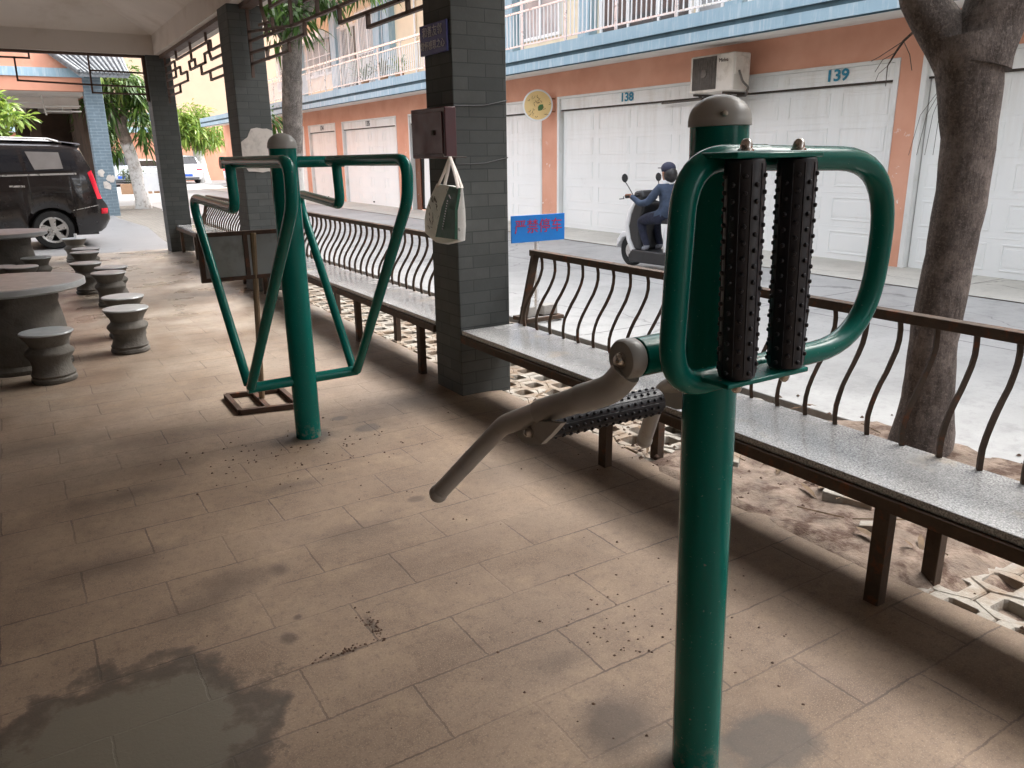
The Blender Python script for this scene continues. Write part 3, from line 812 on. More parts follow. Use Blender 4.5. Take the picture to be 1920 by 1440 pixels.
# cross axle behind the post with the two leg levers and a studded roller
ay, az_ = 1.235, 1.028
b = MB(); b.lathe([(.043, 0), (.043, .235)], (1.085, ay, az_), 28, (1, 0, 0)); b.box(1.15, 1.24, 1.15, 1.22, az_ - .035, az_ + .035)
b.build('axle_housing', M['green'], mg)
def lever(mir):
    f = (lambda x: x) if not mir else (lambda x: 2.395 - x)
    b = MB()
    s = -1 if not mir else 1
    b.lathe([(.030, -.001), (.040, .002), (.044, .008), (.044, .036), (.04, .042)], (f(1.084), ay, az_), 28, (s, 0, 0))
    ctl = [(1.058, 1.235, 1.0), (1.045, 1.262, .957), (1.005, 1.335, .920), (.968, 1.44, .868), (.935, 1.545, .812), (.905, 1.61, .735), (.838, 1.722, .588)]
    pts = fillet(ctl, .12, 5)
    pts = [(f(p[0]), p[1], p[2]) for p in pts]
    m = len(pts); rs = []
    for i in range(m):
        u = i / (m - 1)
        rs.append(.033 if u < .25 else .033 - .0105 * min(1, (u - .25) / .5))
    b.tube(pts, rs, 18)
    e = Vector(pts[-1])
    b.ball(e, .0255, 14)
    # lug carrying the roller bolt
    poly = [(1.33, .875), (1.47, .845), (1.535, .805), (1.50, .785), (1.455, .785), (1.41, .80), (1.37, .835)]
    b.prism(poly, 0, f(.954), f(.970))
    o = b.build('leg_lever', M['taupe'], mg, smooth=50)
    return o
l1 = lever(False); l2 = lever(True)
roller((.985, 1.432, .836), (1.335, 1.432, .833), r=.033, rows=15, name='leg_roller', parent=mg)
for x, y, z, s, r in ((.953, 1.452, .818, -1, .013), (1.043, ay, az_, -1, .017)):
    b = MB(); b.lathe([(r, -.004), (r, .003), (r * .8, .004), (r * .8, .009), (r * .6, .014), (1e-5, .017)], (x, y, z), 14, (s, 0, 0)); b.build('bolt', M['chrome'], l1)

# ------------------------------------------------------------------ middle machine
mm = thing('exercise_station', 'green two-sided exercise frame of bent tubes on a single round-capped post', 'exercise frame', (1.159, 3.953, 0))
b = MB(); b.tube([(1.165, 3.96, -.02), (1.163, 3.955, .8), (1.162, 3.952, 1.494)], .0665, 36); b.build('post', M['green'], mm)
b = MB()
prof = [(.067, 0), (.071, .001), (.071, .012)] + [(.070 * math.cos(a), .014 + .058 * math.sin(a)) for a in [R(d) for d in range(0, 90, 10)]] + [(1e-5, .072)]
b.lathe(prof, (1.162, 3.952, 1.490), 36); b.build('cap', M['taupe'], mm, smooth=60)
b = MB(); b.tube([(.862, 3.95, 1.428), (1.468, 3.95, 1.426)], .0275, 20); b.build('axle', M['green'], mm)
b = MB(); b.tube([(.872, 3.96, .316), (1.462, 3.96, .322)], .027, 20); b.build('foot_bar', M['green'], mm)
for (xm_, xn, xf) in ((.885, .905, .855), (1.452, 1.385, 1.455)):
    ctl = [(xm_, 3.93, .33), (xn, 3.02, 1.27), (xn, 3.0, 1.434), ((xm_ * .6 + xn * .4) - .006, 3.72, 1.432), (xm_ - .02 if xm_ < 1.2 else 1.35, 3.83, 1.43)]
    p = fillet(ctl[:3] + [ctl[4]], [.16, .09], 8)
    b = MB(); b.tube(p, .0245, 18); b.build('handle', M['green'], mm)
    xd = .852 if xm_ < 1.2 else 1.345
    ctl = [(xd, 3.72, 1.42), (xd, 3.70, 1.225), (xf, 4.74, 1.245), (xf + .0, 4.72, 1.17), (xm_, 3.99, .33)]
    p = fillet([ctl[0], ctl[1], ctl[2], ctl[4]], [.06, .09], 8)
    b = MB(); b.tube(p, .0235, 18); b.build('handle', M['green'], mm)

# ------------------------------------------------------------------ board on stand (seen from behind)
bd = thing('sign_stand', 'grey board with rusty frame on a thin pole, standing behind the green frame', 'sign stand', (1.08, 4.7, 0))
b = MB()
for a, c in (((.945, 4.54), (1.27, 4.47)), ((1.27, 4.47), (1.275, 4.86)), ((1.275, 4.86), (.95, 4.92)), ((.95, 4.92), (.945, 4.54)), ((1.10, 4.505), (1.11, 4.89))):
    b.bar((*a, .017), (*c, .017), .03, .03)
b.build('base', M['rust'], bd)
b = MB(); b.tube([(1.115, 4.70, .03), (1.15, 4.64, 1.035)], .017, 8); b.build('pole', M['polebrown'], bd)
b = MB(); b.box(.855, 1.36, 4.645, 4.66, .79, 1.03); b.build('panel', M['panel'], bd)
b = MB(); b.box(.845, 1.37, 4.64, 4.668, 1.025, 1.048); b.box(.845, 1.37, 4.64, 4.668, .772, .795); b.box(.842, .868, 4.638, 4.67, .772, 1.048); b.box(1.35, 1.372, 4.638, 4.67, .772, 1.048); b.box(1.09, 1.115, 4.638, 4.645, .79, 1.03)
b.build('frame', M['rust'], bd)

# ------------------------------------------------------------------ tables and stools
def table(loc, label):
    t = thing('stone_table', label, 'table', loc, 0, 'round stone tables in the pavilion')
    b = MB(); b.lathe([(.30, .56), (.47, .565), (.50, .58), (.50, .615), (.49, .622), (1e-5, .622)], (0, 0, 0), 56); b.build('tabletop', M['stonetop'], t, local=True)
    b = MB(); b.lathe([(.33, 0), (.335, .03), (.31, .06), (.32, .1), (.335, .2), (.325, .34), (.30, .46), (.315, .5), (.315, .56)], (0, 0, 0), 40, jit=.012); b.build('pedestal', M['stone'], t, local=True)
    return t
table((-.12, 6.62, 0), 'near round stone table on a drum pedestal at the left edge of the floor')
table((-.17, 11.45, 0), 'farther round stone table in front of the dark car wheel')
def stool0(label, loc):
    t = thing('stone_stool', label, 'stool', loc, 0, 'carved stone stools round the tables')
    b = MB(); b.lathe([(.135, 0), (.142, .012), (.14, .03), (.13, .04), (.138, .055), (.128, .07), (.118, .11), (.122, .155), (.142, .185), (.147, .20), (.142, .215), (.118, .238), (.115, .25), (.132, .285), (.155, .318), (.163, .333)], (0, 0, 0), 32, jit=.009)
    b.build('body', M['stone'], t, local=True)
    b = MB(); b.lathe([(.163, .333), (.165, .339), (.160, .345), (1e-5, .346)], (0, 0, 0), 32); b.build('seat', M['stonetop'], t, local=True)
    return t
ST = [((.62, 6.66), 'stone stool standing clear in front of the row, right of the near table'),
      ((.06, 6.04), 'stone stool directly in front of the near table pedestal'),
      ((.67, 7.27), 'stone stool half hidden behind the one standing clear beside the near table'),
      ((.73, 8.96), 'stone stool in the middle of the row, front one of the second pair'),
      ((.80, 9.41), 'stone stool in the middle of the row, rear one of the second pair'),
      ((.60, 9.97), 'dark stone stool left of the second pair, just beyond the near tabletop edge'),
      ((.68, 11.18), 'stone stool near the car bumper, front one of the third pair'),
      ((.73, 11.65), 'stone stool near the car bumper, rear one of the third pair'),
      ((.70, 13.28), 'farthest stone stool, before the car wheel with a small cup on it'),
      ((.15, 10.92), 'stone stool beside the far table pedestal, in front of the car'),
      ((-.015, 10.07), 'stone stool whose seat shows over the near tabletop, right of two'),
      ((-.22, 10.2), 'stone stool whose seat shows over the near tabletop at the left edge, left of two')]
s0 = stool0(ST[0][1], (*ST[0][0], 0))
kids = [o for o in bpy.data.objects if o.parent == s0]
for (p, lb) in ST[1:]:
    dup(s0, (*p, 0), random.uniform(0, 6), lb, children=kids)
b = MB(); b.lathe([(.018, .346), (.022, .41), (.020, .41), (.017, .352), (1e-5, .352)], (.725, 13.24, 0), 12)
tag(b.build('cup', M['white']), 'small white cup left on the farthest stone stool', 'cup')

# ------------------------------------------------------------------ garage building
gb = thing('garage_building', 'long orange building with numbered white garage doors under a blue balcony', 'building', (9.5, 15, 0))
GX = 9.5
doors = [(5.86, .6, '140', 'numblue'), (8.86, 6.15, '139', 'numblue'), (13.40, 8.98, '138', 'numblue'), (18.5, 13.95, '137', 'numblue'), (20.4, 18.95, '136', 'numgrey'), (25.5, 21.2, '135', 'numgrey'), (28.9, 26.1, '134', 'numgrey'), (33.6, 29.4, '133', 'numgrey'), (38.5, 34.1, '132', 'numgrey')]
ZL = 2.52
b = MB()
b.box(GX, GX + .3, -12, 42, ZL, 3.0)
prev = -12
edges = sorted([(d[1], d[0]) for d in doors])
for (a, c) in edges:
    b.box(GX, GX + .3, prev, a, -.05, ZL); prev = c
b.box(GX, GX + .3, prev, 42, -.05, ZL)
b.build('wall', M['orangew'], gb, smooth=0)
b = MB(); b.box(GX + .3, GX + 9, 41.7, 42, -.05, 3.2); b.box(GX + .55, GX + .6, -12, 41.7, -.05, 3.0)
b.build('rear_wall', M['orange'], gb, smooth=0)
def garage_door(y0, y1, num, nm, broken=False):
    """y1>y0; frame, transom with number, panelled leaf"""
    f = .07
    b = MB()
    b.box(GX - .015, GX + .12, y0, y0 + f, -.03, ZL); b.box(GX - .015, GX + .12, y1 - f, y1, -.03, ZL); b.box(GX - .012, GX + .12, y0 + f, y1 - f, ZL - .045, ZL)
    fr = b.build('garage_door', M['doorframe'], gb, bevel=.004)
    yi0, yi1 = y0 + f, y1 - f
    n = max(2, round((yi1 - yi0) / .98))
    w = (yi1 - yi0) / n
    def panels(b, x, za, zb):
        for k in range(n):
            a, c = yi0 + k * w + .09, yi0 + (k + 1) * w - .09
            z0, z1 = za + .07, zb - .07
            # raised moulding ring and bevelled field
            b.box(x - .007, x, a, c, z1 - .018, z1); b.box(x - .007, x, a, c, z0, z0 + .018)
            b.box(x - .007, x, a, a + .018, z0 + .018, z1 - .018); b.box(x - .007, x, c - .018, c, z0 + .018, z1 - .018)
            b.box(x - .004, x, a + .05, c - .05, z0 + .05, z1 - .05)
    b = MB(); b.box(GX + .03, GX + .06, yi0, yi1, 2.275, ZL - .046); panels(b, GX + .03, 2.24, 2.50)
    tr = b.build('transom', M['door'], fr, smooth=0, bevel=.004)
    tb = MB(); yc = (yi0 + yi1) / 2
    if num == '139': yc = 7.05
    if num == '138': yc = 11.32
    text_mesh(tb, num, .2 if nm == 'numblue' else .2, (GX + .018, yc, 2.385), (0, -1, 0), (0, 0, 1), .004, .005, 1.2)
    tb.build('door_number', M[nm], fr, smooth=0)
    b = MB(); b.box(GX + .04, GX + .09, yi0, yi1, 2.25, 2.274); b.build('door_gap', M['acdark'], fr, smooth=0)
    if not broken:
        b = MB(); rows = 5; hh = 2.25 / rows
        b.box(GX + .085, GX + .12, yi0 + .012, yi1 - .012, -.005, 2.25)
        for r_ in range(rows):
            za = r_ * hh
            panels(b, GX + .085, za, za + hh)
            b.box(GX + .0815, GX + .085, yi0 + .02, yi1 - .02, za + hh - .012, za + hh - .004)
        b.build('leaf', M['door'], fr, smooth=0, bevel=.003)
        b = MB(); b.box(GX + .07, GX + .085, (yi0 + yi1) / 2 - .05, (yi0 + yi1) / 2 + .05, .06, .1); b.build('lock', M['acdark'], fr, smooth=0)
    else:
        b = MB(); b.box(GX + .3, GX + .33, yi0, yi1, 0, 2.25); b.build('shade_sheet', M['gap'], fr, smooth=0)  # near-black sheet; the shade inside the garage is put into its colour
        b = MB(); b.obox((GX + .16, yi0 + .42, 1.05), (0, 1, .06), (1, 0, .05), (0, -.06, 1), .36, .03, 1.02); b.build('leaf', M['door'], fr, smooth=0)
for (hi, lo, num, nm) in doors: garage_door(lo, hi, num, nm, num == '136')
# canopy / balcony slab
b = MB()
b.prism([(8.42, 2.885), (8.42, 3.06), (GX + .02, 3.06), (GX + .02, 2.975)], 1, -12, 41.6)
b.build('canopy', M['soffit'], gb, smooth=0)
b = MB(); b.box(8.36, 8.42, -12, 41.6, 3.10, 3.275); b.box(8.41, 8.50, -12, 41.6, 3.275, 3.285); b.box(8.385, 8.42, -12, 41.6, 2.90, 3.035); b.box(8.385, 8.42, 41.6, 41.66, 2.90, 3.27)
b.build('fascia', M['blue'], gb, smooth=0)
b = MB(); b.box(8.40, 8.424, -12, 41.6, 3.035, 3.10); b.box(8.41, 8.424, -12, 41.6, 2.882, 2.90); b.build('drip_edge', M['bluedark'], gb, smooth=0)
b = MB(); b.box(8.42, 10.1, -12, 41.6, 3.061, 3.27); b.box(8.42, 10.1, -12, 33, 6.2, 6.45); b.build('floor_slab', M['soffit'], gb, smooth=0)
UX = 9.95
b = MB(); b.box(UX, UX + .25, -12, 33, 3.27, 7.0); b.build('upper_wall', M['cream'], gb, smooth=0)
b = MB(); b.box(8.36, 8.42, -12, 33, 6.15, 6.6); b.build('upper_fascia', M['blue'], gb, smooth=0)
# balcony railing
rl = MB(); rl.box(8.47, 8.53, -12, 33, 4.07, 4.115); rl.box(8.485, 8.515, -12, 33, 3.935, 3.965); rl.box(8.485, 8.515, -12, 33, 3.36, 3.385)
railing = rl.build('balcony_railing', M['steel'], gb, smooth=0)
y = -11.2
while y < 33:
    b = MB(); b.box(8.478, 8.498, y - .03, y - .008, 3.2, 4.07); b.box(8.478, 8.498, y + .008, y + .03, 3.2, 4.07); b.build('railing_post', M['steel'], railing, smooth=0); y += 1.35
b = MB(); y = -12
while y < 33:
    b.box(8.492, 8.508, y - .008, y + .008, 3.385, 3.935); y += .1125
b.build('baluster_grille', M['white'], railing, smooth=0)
# upper storey openings
def win(y0, y1, z0, z1, glass, grille=True, door=False, hood=False):
    b = MB()
    x = UX - .01
    b.box(x - .05, x + .01, y0, y0 + .06, z0, z1); b.box(x - .05, x + .01, y1 - .06, y1, z0, z1); b.box(x - .05, x + .01, y0 + .06, y1 - .06, z1 - .06, z1); b.box(x - .05, x + .01, y0 + .06, y1 - .06, z0, z0 + .06)
    nn = max(1, round((y1 - y0) / .75))
    for k in range(1, nn): yy = y0 + (y1 - y0) * k / nn; b.box(x - .045, x + .01, yy - .025, yy + .025, z0 + .06, z1 - .06)
    w = b.build('window', M['white'], gb, smooth=0)
    b = MB(); b.box(x - .02, x + .005, y0 + .06, y1 - .06, z0 + .06, z1 - .06); b.build('pane', M[glass], w, smooth=0)
    if grille:
        b = MB(); yy = y0 + .03
        while yy < y1: b.box(x - .16, x - .145, yy - .008, yy + .008, z0 - .05, z1 + .05); yy += .115
        for zz in (z0, (z0 + z1) / 2, z1): b.box(x - .145, x - .13, y0, y1, zz - .012, zz + .012)
        b.build('grille', M['white'], w, smooth=0)
    if hood:
        b = MB(); b.box(x - .42, x - .17, y0 + .2, y1 - .1, z1 - .1, z1 + .15); b.build('hood', M['white'], w, smooth=0, bevel=.02)
def pil(y0, y1):
    b = MB(); b.box(UX - .2, UX - .002, y0, y1, 3.275, 6.18); b.build('pilaster', M['blue'], gb, smooth=0)
for (a, c) in ((26.25, 26.74), (22.65, 23.1), (21.95, 22.35), (29.9, 30.3), (15.45, 15.85), (12.75, 13.1), (9.0, 9.35), (4.6, 5.0)): pil(a, c)
win(26.95, 29.6, 4.15, 5.35, 'glassdark', True, hood=True)
win(23.2, 24.6, 3.3, 5.6, 'glassmid', True); win(24.75, 26.15, 3.3, 5.4, 'glassdark', True)
win(22.38, 22.63, 3.4, 5.6, 'glassmid', True)
win(13.9, 15.35, 3.75, 5.4, 'glassmid', False); win(10.2, 12.6, 3.45, 5.4, 'glassdark', False); win(9.5, 10.1, 3.3, 5.5, 'glassmid', False)
win(5.3, 8.7, 3.3, 5.4, 'glassdark', True); win(16.3, 19.2, 4.0, 5.4, 'glassdark', True); win(30.8, 33.2, 4.0, 5.4, 'glassdark', True)
b = MB(); b.tube([(UX - .06, 20.55, 3.28), (UX - .06, 20.55, 6.1)], .03, 8); b.build('drain_pipe', M['white'], gb)

# potted plants along the balcony edge
def pot_plant(x, y, z, h, n, label, mat='leaf', wide=.35, group=None):
    t = thing('potted_plant', label, 'potted plant', (x, y, z), 0, group)
    b = MB(); b.lathe([(.09, 0), (.12, .17), (.13, .17), (.13, .19), (.11, .19), (.1, .16), (1e-5, .16)], (x, y, z), 14); b.build('pot', M['planter'], t)
    b = MB()
    for k in range(n):
        a = random.uniform(0, 6.3); el = random.uniform(.5, 1.5)
        d = Vector((math.cos(a) * math.cos(el), math.sin(a) * math.cos(el), math.sin(el)))
        p = Vector((x, y, z + .15)) + d * random.uniform(0, h * .5)
        leaf(b, p, d, h * random.uniform(.4, .8), wide * .12, .8)
    b.build('foliage', M[mat], t, smooth=0)
pot_plant(8.85, 20.4, 3.275, .7, 60, 'spiky potted plant behind the balcony railing nearest the brick column', 'leafgrey', group='potted plants on the balcony')
pot_plant(8.85, 21.7, 3.275, .75, 70, 'dark green bushy potted plant on the balcony, middle of three', 'leaf', group='potted plants on the balcony')
pot_plant(8.85, 19.4, 3.275, .6, 60, 'yellow green potted plant on the balcony beside the brick column edge', 'leafyel', group='potted plants on the balcony')

# AC unit
ac = thing('air_conditioner', 'dusty white outdoor air conditioner on the wall above the gap between garage doors', 'air conditioner', (9.2, 8.9, 2.3))
b = MB(); b.box(8.98, 9.32, 8.36, 9.22, 2.28, 2.80); b.build('casing', M['acwhite'], ac, bevel=.02)
b = MB()
for k in range(17): b.box(8.965, 8.972, 8.70, 9.16, 2.34 + k * .0255, 2.346 + k * .0255)
for k in range(10): b.box(8.962, 8.966, 8.72 + k * .047, 8.726 + k * .047, 2.33, 2.76)
b.lathe([(.06, 0), (.06, .006)], (8.967, 8.93, 2.55), 20, (-1, 0, 0)); b.box(8.974, 8.9785, 8.69, 9.17, 2.325, 2.775)
b.build('fan_grille', M['acgrille'], ac, smooth=0)
b = MB(); text_mesh(b, 'Midea', .075, (8.977, 8.56, 2.705), (0, -1, 0), (0, 0, 1), .003); b.build('logo', M['acdark'], ac, smooth=0)
b = MB(); b.box(8.99, 9.15, 8.335, 8.359, 2.5, 2.74); b.build('valve_cover', M['acwhite'], ac, bevel=.01)
for yy in (8.515, 9.095):
    b = MB(); b.box(8.95, 9.49, yy - .015, yy + .015, 2.245, 2.275); b.bar((9.49, yy, 2.0), (9.05, yy, 2.26), .025, .025); b.build('bracket', M['acdark'], ac, smooth=0)
b = MB(); b.tube(fillet([(9.06, 8.33, 2.55), (9.06, 8.26, 2.4), (9.2, 8.27, 2.32), (9.3, 8.4, 2.22), (9.47, 9.0, 2.24), (9.47, 10.35, 2.225)], .06, 5), .016, 8); b.build('hose', M['acgrille'], ac)

# round bracket sign
rs = thing('round_sign', 'round tan bracket sign with a green leaf, on the orange pier beside door 138', 'sign', (9.25, 13.63, 2.37))
def rs_frame(): pass
rc = Vector((9.2, 13.66, 2.37)); nrm = Vector((-.55, -.83, 0)).normalized(); rr = Vector((.83, -.55, 0)).normalized()
b = MB(); b.lathe([(.285, -.05), (.30, -.045), (.30, .045), (.285, .05), (.27, .052)], rc, 40, nrm); b.build('drum', M['white'], rs)
b = MB(); b.lathe([(.268, .0525), (.268, .0545)], rc, 40, nrm); b.build('face', M['rsign'], rs, smooth=0)
b = MB(); oc = rc + nrm * .055
lp_ = []
for k in range(13):
    u = k / 12; lp_.append((u, .052 * math.sin(PI * u) ** .8))
ang = .9
du = rr * math.cos(ang) + Vector((0, 0, 1)) * math.sin(ang); dv = rr * -math.sin(ang) + Vector((0, 0, 1)) * math.cos(ang)
ol = oc + rr * .01 + Vector((0, 0, -.10))
P = [ol + du * (.15 * u) + dv * w for u, w in lp_] + [ol + du * (.15 * u) - dv * w for u, w in lp_[-2:0:-1]]
b.add(P, [tuple(range(len(P)))]); b.build('leaf_mark', M['leafprint'], rs, smooth=0)
b = MB(); random.seed(3)
for k in range(26):      # brown flourishes
    a = random.uniform(0, 6.3); r0 = random.uniform(.05, .23)
    p = oc + rr * math.cos(a) * r0 + Vector((0, 0, 1)) * math.sin(a) * r0
    pts = [p]
    h = random.uniform(0, 6.3)
    for q in range(5):
        h += random.uniform(-1.2, 1.2); p = p + (rr * math.cos(h) + Vector((0, 0, 1)) * math.sin(h)) * .014; pts.append(p)
    b.tube(pts, .004, 4)
b.build('flourish_pattern', M['rbrown'], rs, smooth=0)
random.seed(11)
for dz in (.12, -.12):
    b = MB(); b.bar(rc + rr * .28 + Vector((0, 0, dz)), (9.5, 13.50, 2.37 + dz), .02, .02); b.build('bracket', M['rbrown'], rs)

# ------------------------------------------------------------------ things on the first column
nt = thing('notice_plate', 'small navy blue notice plate with white characters high on the brick column', 'notice', (2.19, 4.3, 2.08))
b = MB(); b.box(2.183, 2.198, 4.145, 4.478, 2.005, 2.168); b.build('plate', M['navy'], nt, bevel=.003)
b = MB(); text_mesh(b, '和善友邻', .062, (2.181, 4.312, 2.122), (0, -1, 0), (0, 0, 1), .002); text_mesh(b, '常怀感恩之心', .05, (2.181, 4.312, 2.05), (0, -1, 0), (0, 0, 1), .002)
b.build('lettering', M['letter'], nt, smooth=0)
bx = thing('wall_box', 'maroon metal box fixed to the brick column above the tote bag', 'box', (2.165, 4.3, 1.57))
b = MB(); b.box(2.125, 2.198, 4.085, 4.525, 1.43, 1.71); b.build('body', M['maroon'], bx, bevel=.006)
b = MB(); b.box(2.118, 2.1245, 4.11, 4.50, 1.455, 1.685); b.build('door', M['maroon'], bx, bevel=.003)
b = MB(); b.box(2.108, 2.1175, 4.20, 4.225, 1.56, 1.585); b.build('lock', M['acdark'], bx)
b = MB(); b.tube([(2.195, 4.22, 2.42), (2.18, 4.2, 2.4), (2.185, 4.2, 2.36), (2.185, 4.215, 2.33)], .005, 6)
tag(b.build('wall_hook', M['letter']), 'thin pale hook on the brick column above the navy notice plate', 'hook')
# tote bag
tb_ = thing('tote_bag', 'white and green canvas tote bag hanging on the brick column', 'bag', (2.1, 4.1, 1.1))
k_ = 2.09 / 2.13
bagp = lambda y, z, x: (x, y * k_, 1.45 + (z - 1.45) * k_)
outl = [(4.233, 1.289), (4.14, 1.284), (4.046, 1.282), (3.985, 1.278), (3.932, 1.273), (3.945, 1.15), (3.952, 1.06), (3.957, .977), (4.06, .955), (4.143, .942), (4.247, .941), (4.32, .96), (4.391, .99), (4.397, 1.07), (4.36, 1.14), (4.30, 1.21)]
# inflated bag: outline ring at the back and front with bulge
cy = sum(p[0] for p in outl) / len(outl); cz = sum(p[1] for p in outl) / len(outl)
b = MB(); n = len(outl); vs = []
for f_, x in ((.98, 2.125), (1, 2.105), (.95, 2.078), (.5, 2.062)):
    for (y, z) in outl:
        topf = 1 if z > 1.25 else f_
        yy = cy + (y - cy) * (1 if z > 1.25 else f_); zz = cz + (z - cz) * (1 if z > 1.25 else f_)
        xx = x if z < 1.25 else 2.10 + (x - 2.10) * .25
        vs.append(bagp(yy, zz, xx + .006 * mnoise.noise(Vector((y * 12, z * 12, x * 30)))))
fs = [tuple(range(n - 1, -1, -1)), tuple(3 * n + i for i in range(n))]
for r_ in range(3):
    for i in range(n):
        j = (i + 1) % n; fs.append((r_ * n + i, r_ * n + j, (r_ + 1) * n + j, (r_ + 1) * n + i))
b.add(vs, fs); b.build('body', M['canvas'], tb_, smooth=60)
# green printed panel lying on the front
b = MB()
gp = [(4.048, 1.278), (3.935, 1.270), (3.948, 1.15), (3.954, 1.06), (3.962, .99), (4.205, .985), (4.165, 1.06), (4.11, 1.16)]
b.add([bagp(y, z, 2.058 if z < 1.25 else 2.080) for y, z in gp] + [bagp(y, z, 2.076 if z < 1.25 else 2.098) for y, z in gp], [tuple(range(8))] + [(i, (i + 1) % 8, 8 + (i + 1) % 8, 8 + i) for i in range(8)])
b.build('green_panel', M['baggreen'], tb_, smooth=0)
b = MB()
for k in range(12):
    u = k / 11; y = 4.02 + .075 * u; z = 1.20 - .16 * u
    b.box(2.050, 2.0525, y * k_ - .004, y * k_ + .005, 1.45 + (z - 1.45) * k_ - .003, 1.45 + (z - 1.45) * k_ + .004)
b.obox((2.053, 3.995 * k_, 1.45 + (1.225 - 1.45) * k_), (0, 1, .8), (0, -.8, 1), (1, 0, 0), .013, .004, .001)
b.build('lettering', M['letter'], tb_, smooth=0)
b = MB(); random.seed(5)
for k in range(34):
    y = random.uniform(4.17, 4.36); z = random.uniform(1.0, 1.2)
    if y > 4.33 - (z - 1.0) * .45 or y < 4.14 + (1.1 - z) * .3: continue
    h = random.uniform(.6, 2.2); p = Vector(bagp(y, z, 2.062)); pts = [p]
    for q in range(3):
        h += random.uniform(-.6, .6); p = p + Vector((0, math.cos(h), math.sin(h))) * .01; pts.append(p)
    b.tube(pts, .0022, 4)
b.build('sketch_print', M['bagprint'], tb_, smooth=0)
random.seed(12)
pk = Vector(bagp(4.046, 1.44, 2.09))
for (a, c, x) in ((4.22, 4.205, 2.085), (4.06, 3.95, 2.085), (4.19, 4.18, 2.115), (4.0, 3.96, 2.115)):
    b = MB(); A_ = Vector(bagp(c, 1.27, x)); m_ = (A_ + pk) / 2 + Vector((0, -.006, .0))
    b.tube([pk, m_, A_], .0105, 8, flat=.28); b.build('strap', M['canvasplain'], tb_)
b = MB(); b.tube([(2.198, pk.y + .01, pk.z - .004), (2.05, pk.y, pk.z), (2.045, pk.y, pk.z + .015)], .004, 6)
tag(b.build('nail', M['acdark']), 'nail in the brick column that holds the tote bag straps', 'nail')

# ------------------------------------------------------------------ no parking sign
sg = thing('no_parking_sign', 'blue sign with red characters on a steel pole in a weighted base', 'sign', (3.89, 5.78, 0))
b = MB(); b.box(3.605, 4.168, 5.765, 5.777, .708, .940); b.build('panel', M['signblue'], sg, bevel=.002)
b = MB(); text_mesh(b, '严禁停车', .127, (3.888, 5.763, .835), (1, 0, 0), (0, 0, 1), .003, 0); b.build('lettering', M['signred'], sg, smooth=0)
b = MB(); b.tube([(3.885, 5.80, .03), (3.885, 5.795, .92)], .019, 14); b.build('pole', M['steel'], sg)
b = MB()
for a in (0, 1): b.bar((3.72 + .0, 5.72 + a * .2, .018), (4.12, 5.72 + a * .2, .018), .04, .035)
b.bar((3.74, 5.72, .02), (3.74, 5.92, .02), .04, .03); b.bar((4.1, 5.72, .02), (4.1, 5.92, .02), .04, .03); b.build('base', M['iron'], sg)
for i, (x, y, lb) in enumerate([(3.84, 5.83, 'cement block on the sign base, the one against the pole'), (4.03, 5.83, 'cement block on the sign base, the one away from the pole')]):
    b = MB(); b.box(x - .075, x + .075, y - .05, y + .05, .036, .125)
    if i == 0:
        b = MB(); b.box(x - .075, x + .02, y - .06, y - .03, .036, .125); b.box(x - .075, x - .02, y - .03, y + .06, .036, .12); b.box(x - .02, x + .02, y - .03, y - .03 + .03, .036, .12)
    tag(b.build('cement_block', M['block'], bevel=.006), lb, 'block', 'cement blocks weighting the sign')

# ------------------------------------------------------------------ trees
def crown(b, c, rad, n, L, W, droop=.9, clumps=40, seed=1, hole=.0):
    rnd = random.Random(seed); c = Vector(c)
    cl = []
    for k in range(clumps):
        while True:
            p = Vector((rnd.uniform(-1, 1), rnd.uniform(-1, 1), rnd.uniform(-1, 1)))
            if .35 < p.length < 1: break
        cl.append(c + Vector((p.x * rad[0], p.y * rad[1], p.z * rad[2])))
    for k in range(n):
        q = cl[k % clumps]
        a = rnd.uniform(0, 2 * PI); el = rnd.uniform(-1.2, .9)
        d = Vector((math.cos(a) * math.cos(el), math.sin(a) * math.cos(el), math.sin(el)))
        p = q + d * rnd.uniform(0, L * .9)
        leaf(b, p, d, L * rnd.uniform(.6, 1.15), W * rnd.uniform(.7, 1.2), droop, rnd.uniform(-.8, .8))
    return cl

# near tree, forked
t1 = thing('street_tree', 'thick grey forked tree trunk close behind the bench railing', 'tree', (3.72, 2.03, 0), 0, 'street trees along the road')
b = MB()
tr = [(3.70, 2.05, -.12), (3.705, 2.045, .0), (3.71, 2.04, .25), (3.70, 2.05, .55), (3.712, 2.042, .9), (3.722, 2.03, 1.2), (3.72, 2.03, 1.5), (3.705, 2.06, 1.75), (3.695, 2.08, 1.92)]
rr_ = [.175, .150, .122, .105, .108, .106, .112, .135, .158]
tr2, rr2 = [], []
for i in range(len(tr) - 1):
    for k in range(5):
        u = k / 5; tr2.append(Vector(tr[i]).lerp(Vector(tr[i + 1]), u)); rr2.append(rr_[i] * (1 - u) + rr_[i + 1] * u)
tr2.append(Vector(tr[-1])); rr2.append(rr_[-1])
b.tube(tr2, rr2, 36, jit=.07)
def limb(pts, rs, n=26):
    q, r2 = [], []
    for i in range(len(pts) - 1):
        for k in range(6):
            u = k / 6; q.append(Vector(pts[i]).lerp(Vector(pts[i + 1]), u)); r2.append(rs[i] * (1 - u) + rs[i + 1] * u)
    q.append(Vector(pts[-1])); r2.append(rs[-1])
    b.tube(q, r2, n, jit=.07)
limb([(3.69, 2.09, 1.80), (3.63, 2.17, 1.95), (3.575, 2.26, 2.10), (3.52, 2.33, 2.4), (3.4, 2.5, 3.0), (3.2, 2.8, 3.9)], [.11, .10, .085, .078, .065, .04])
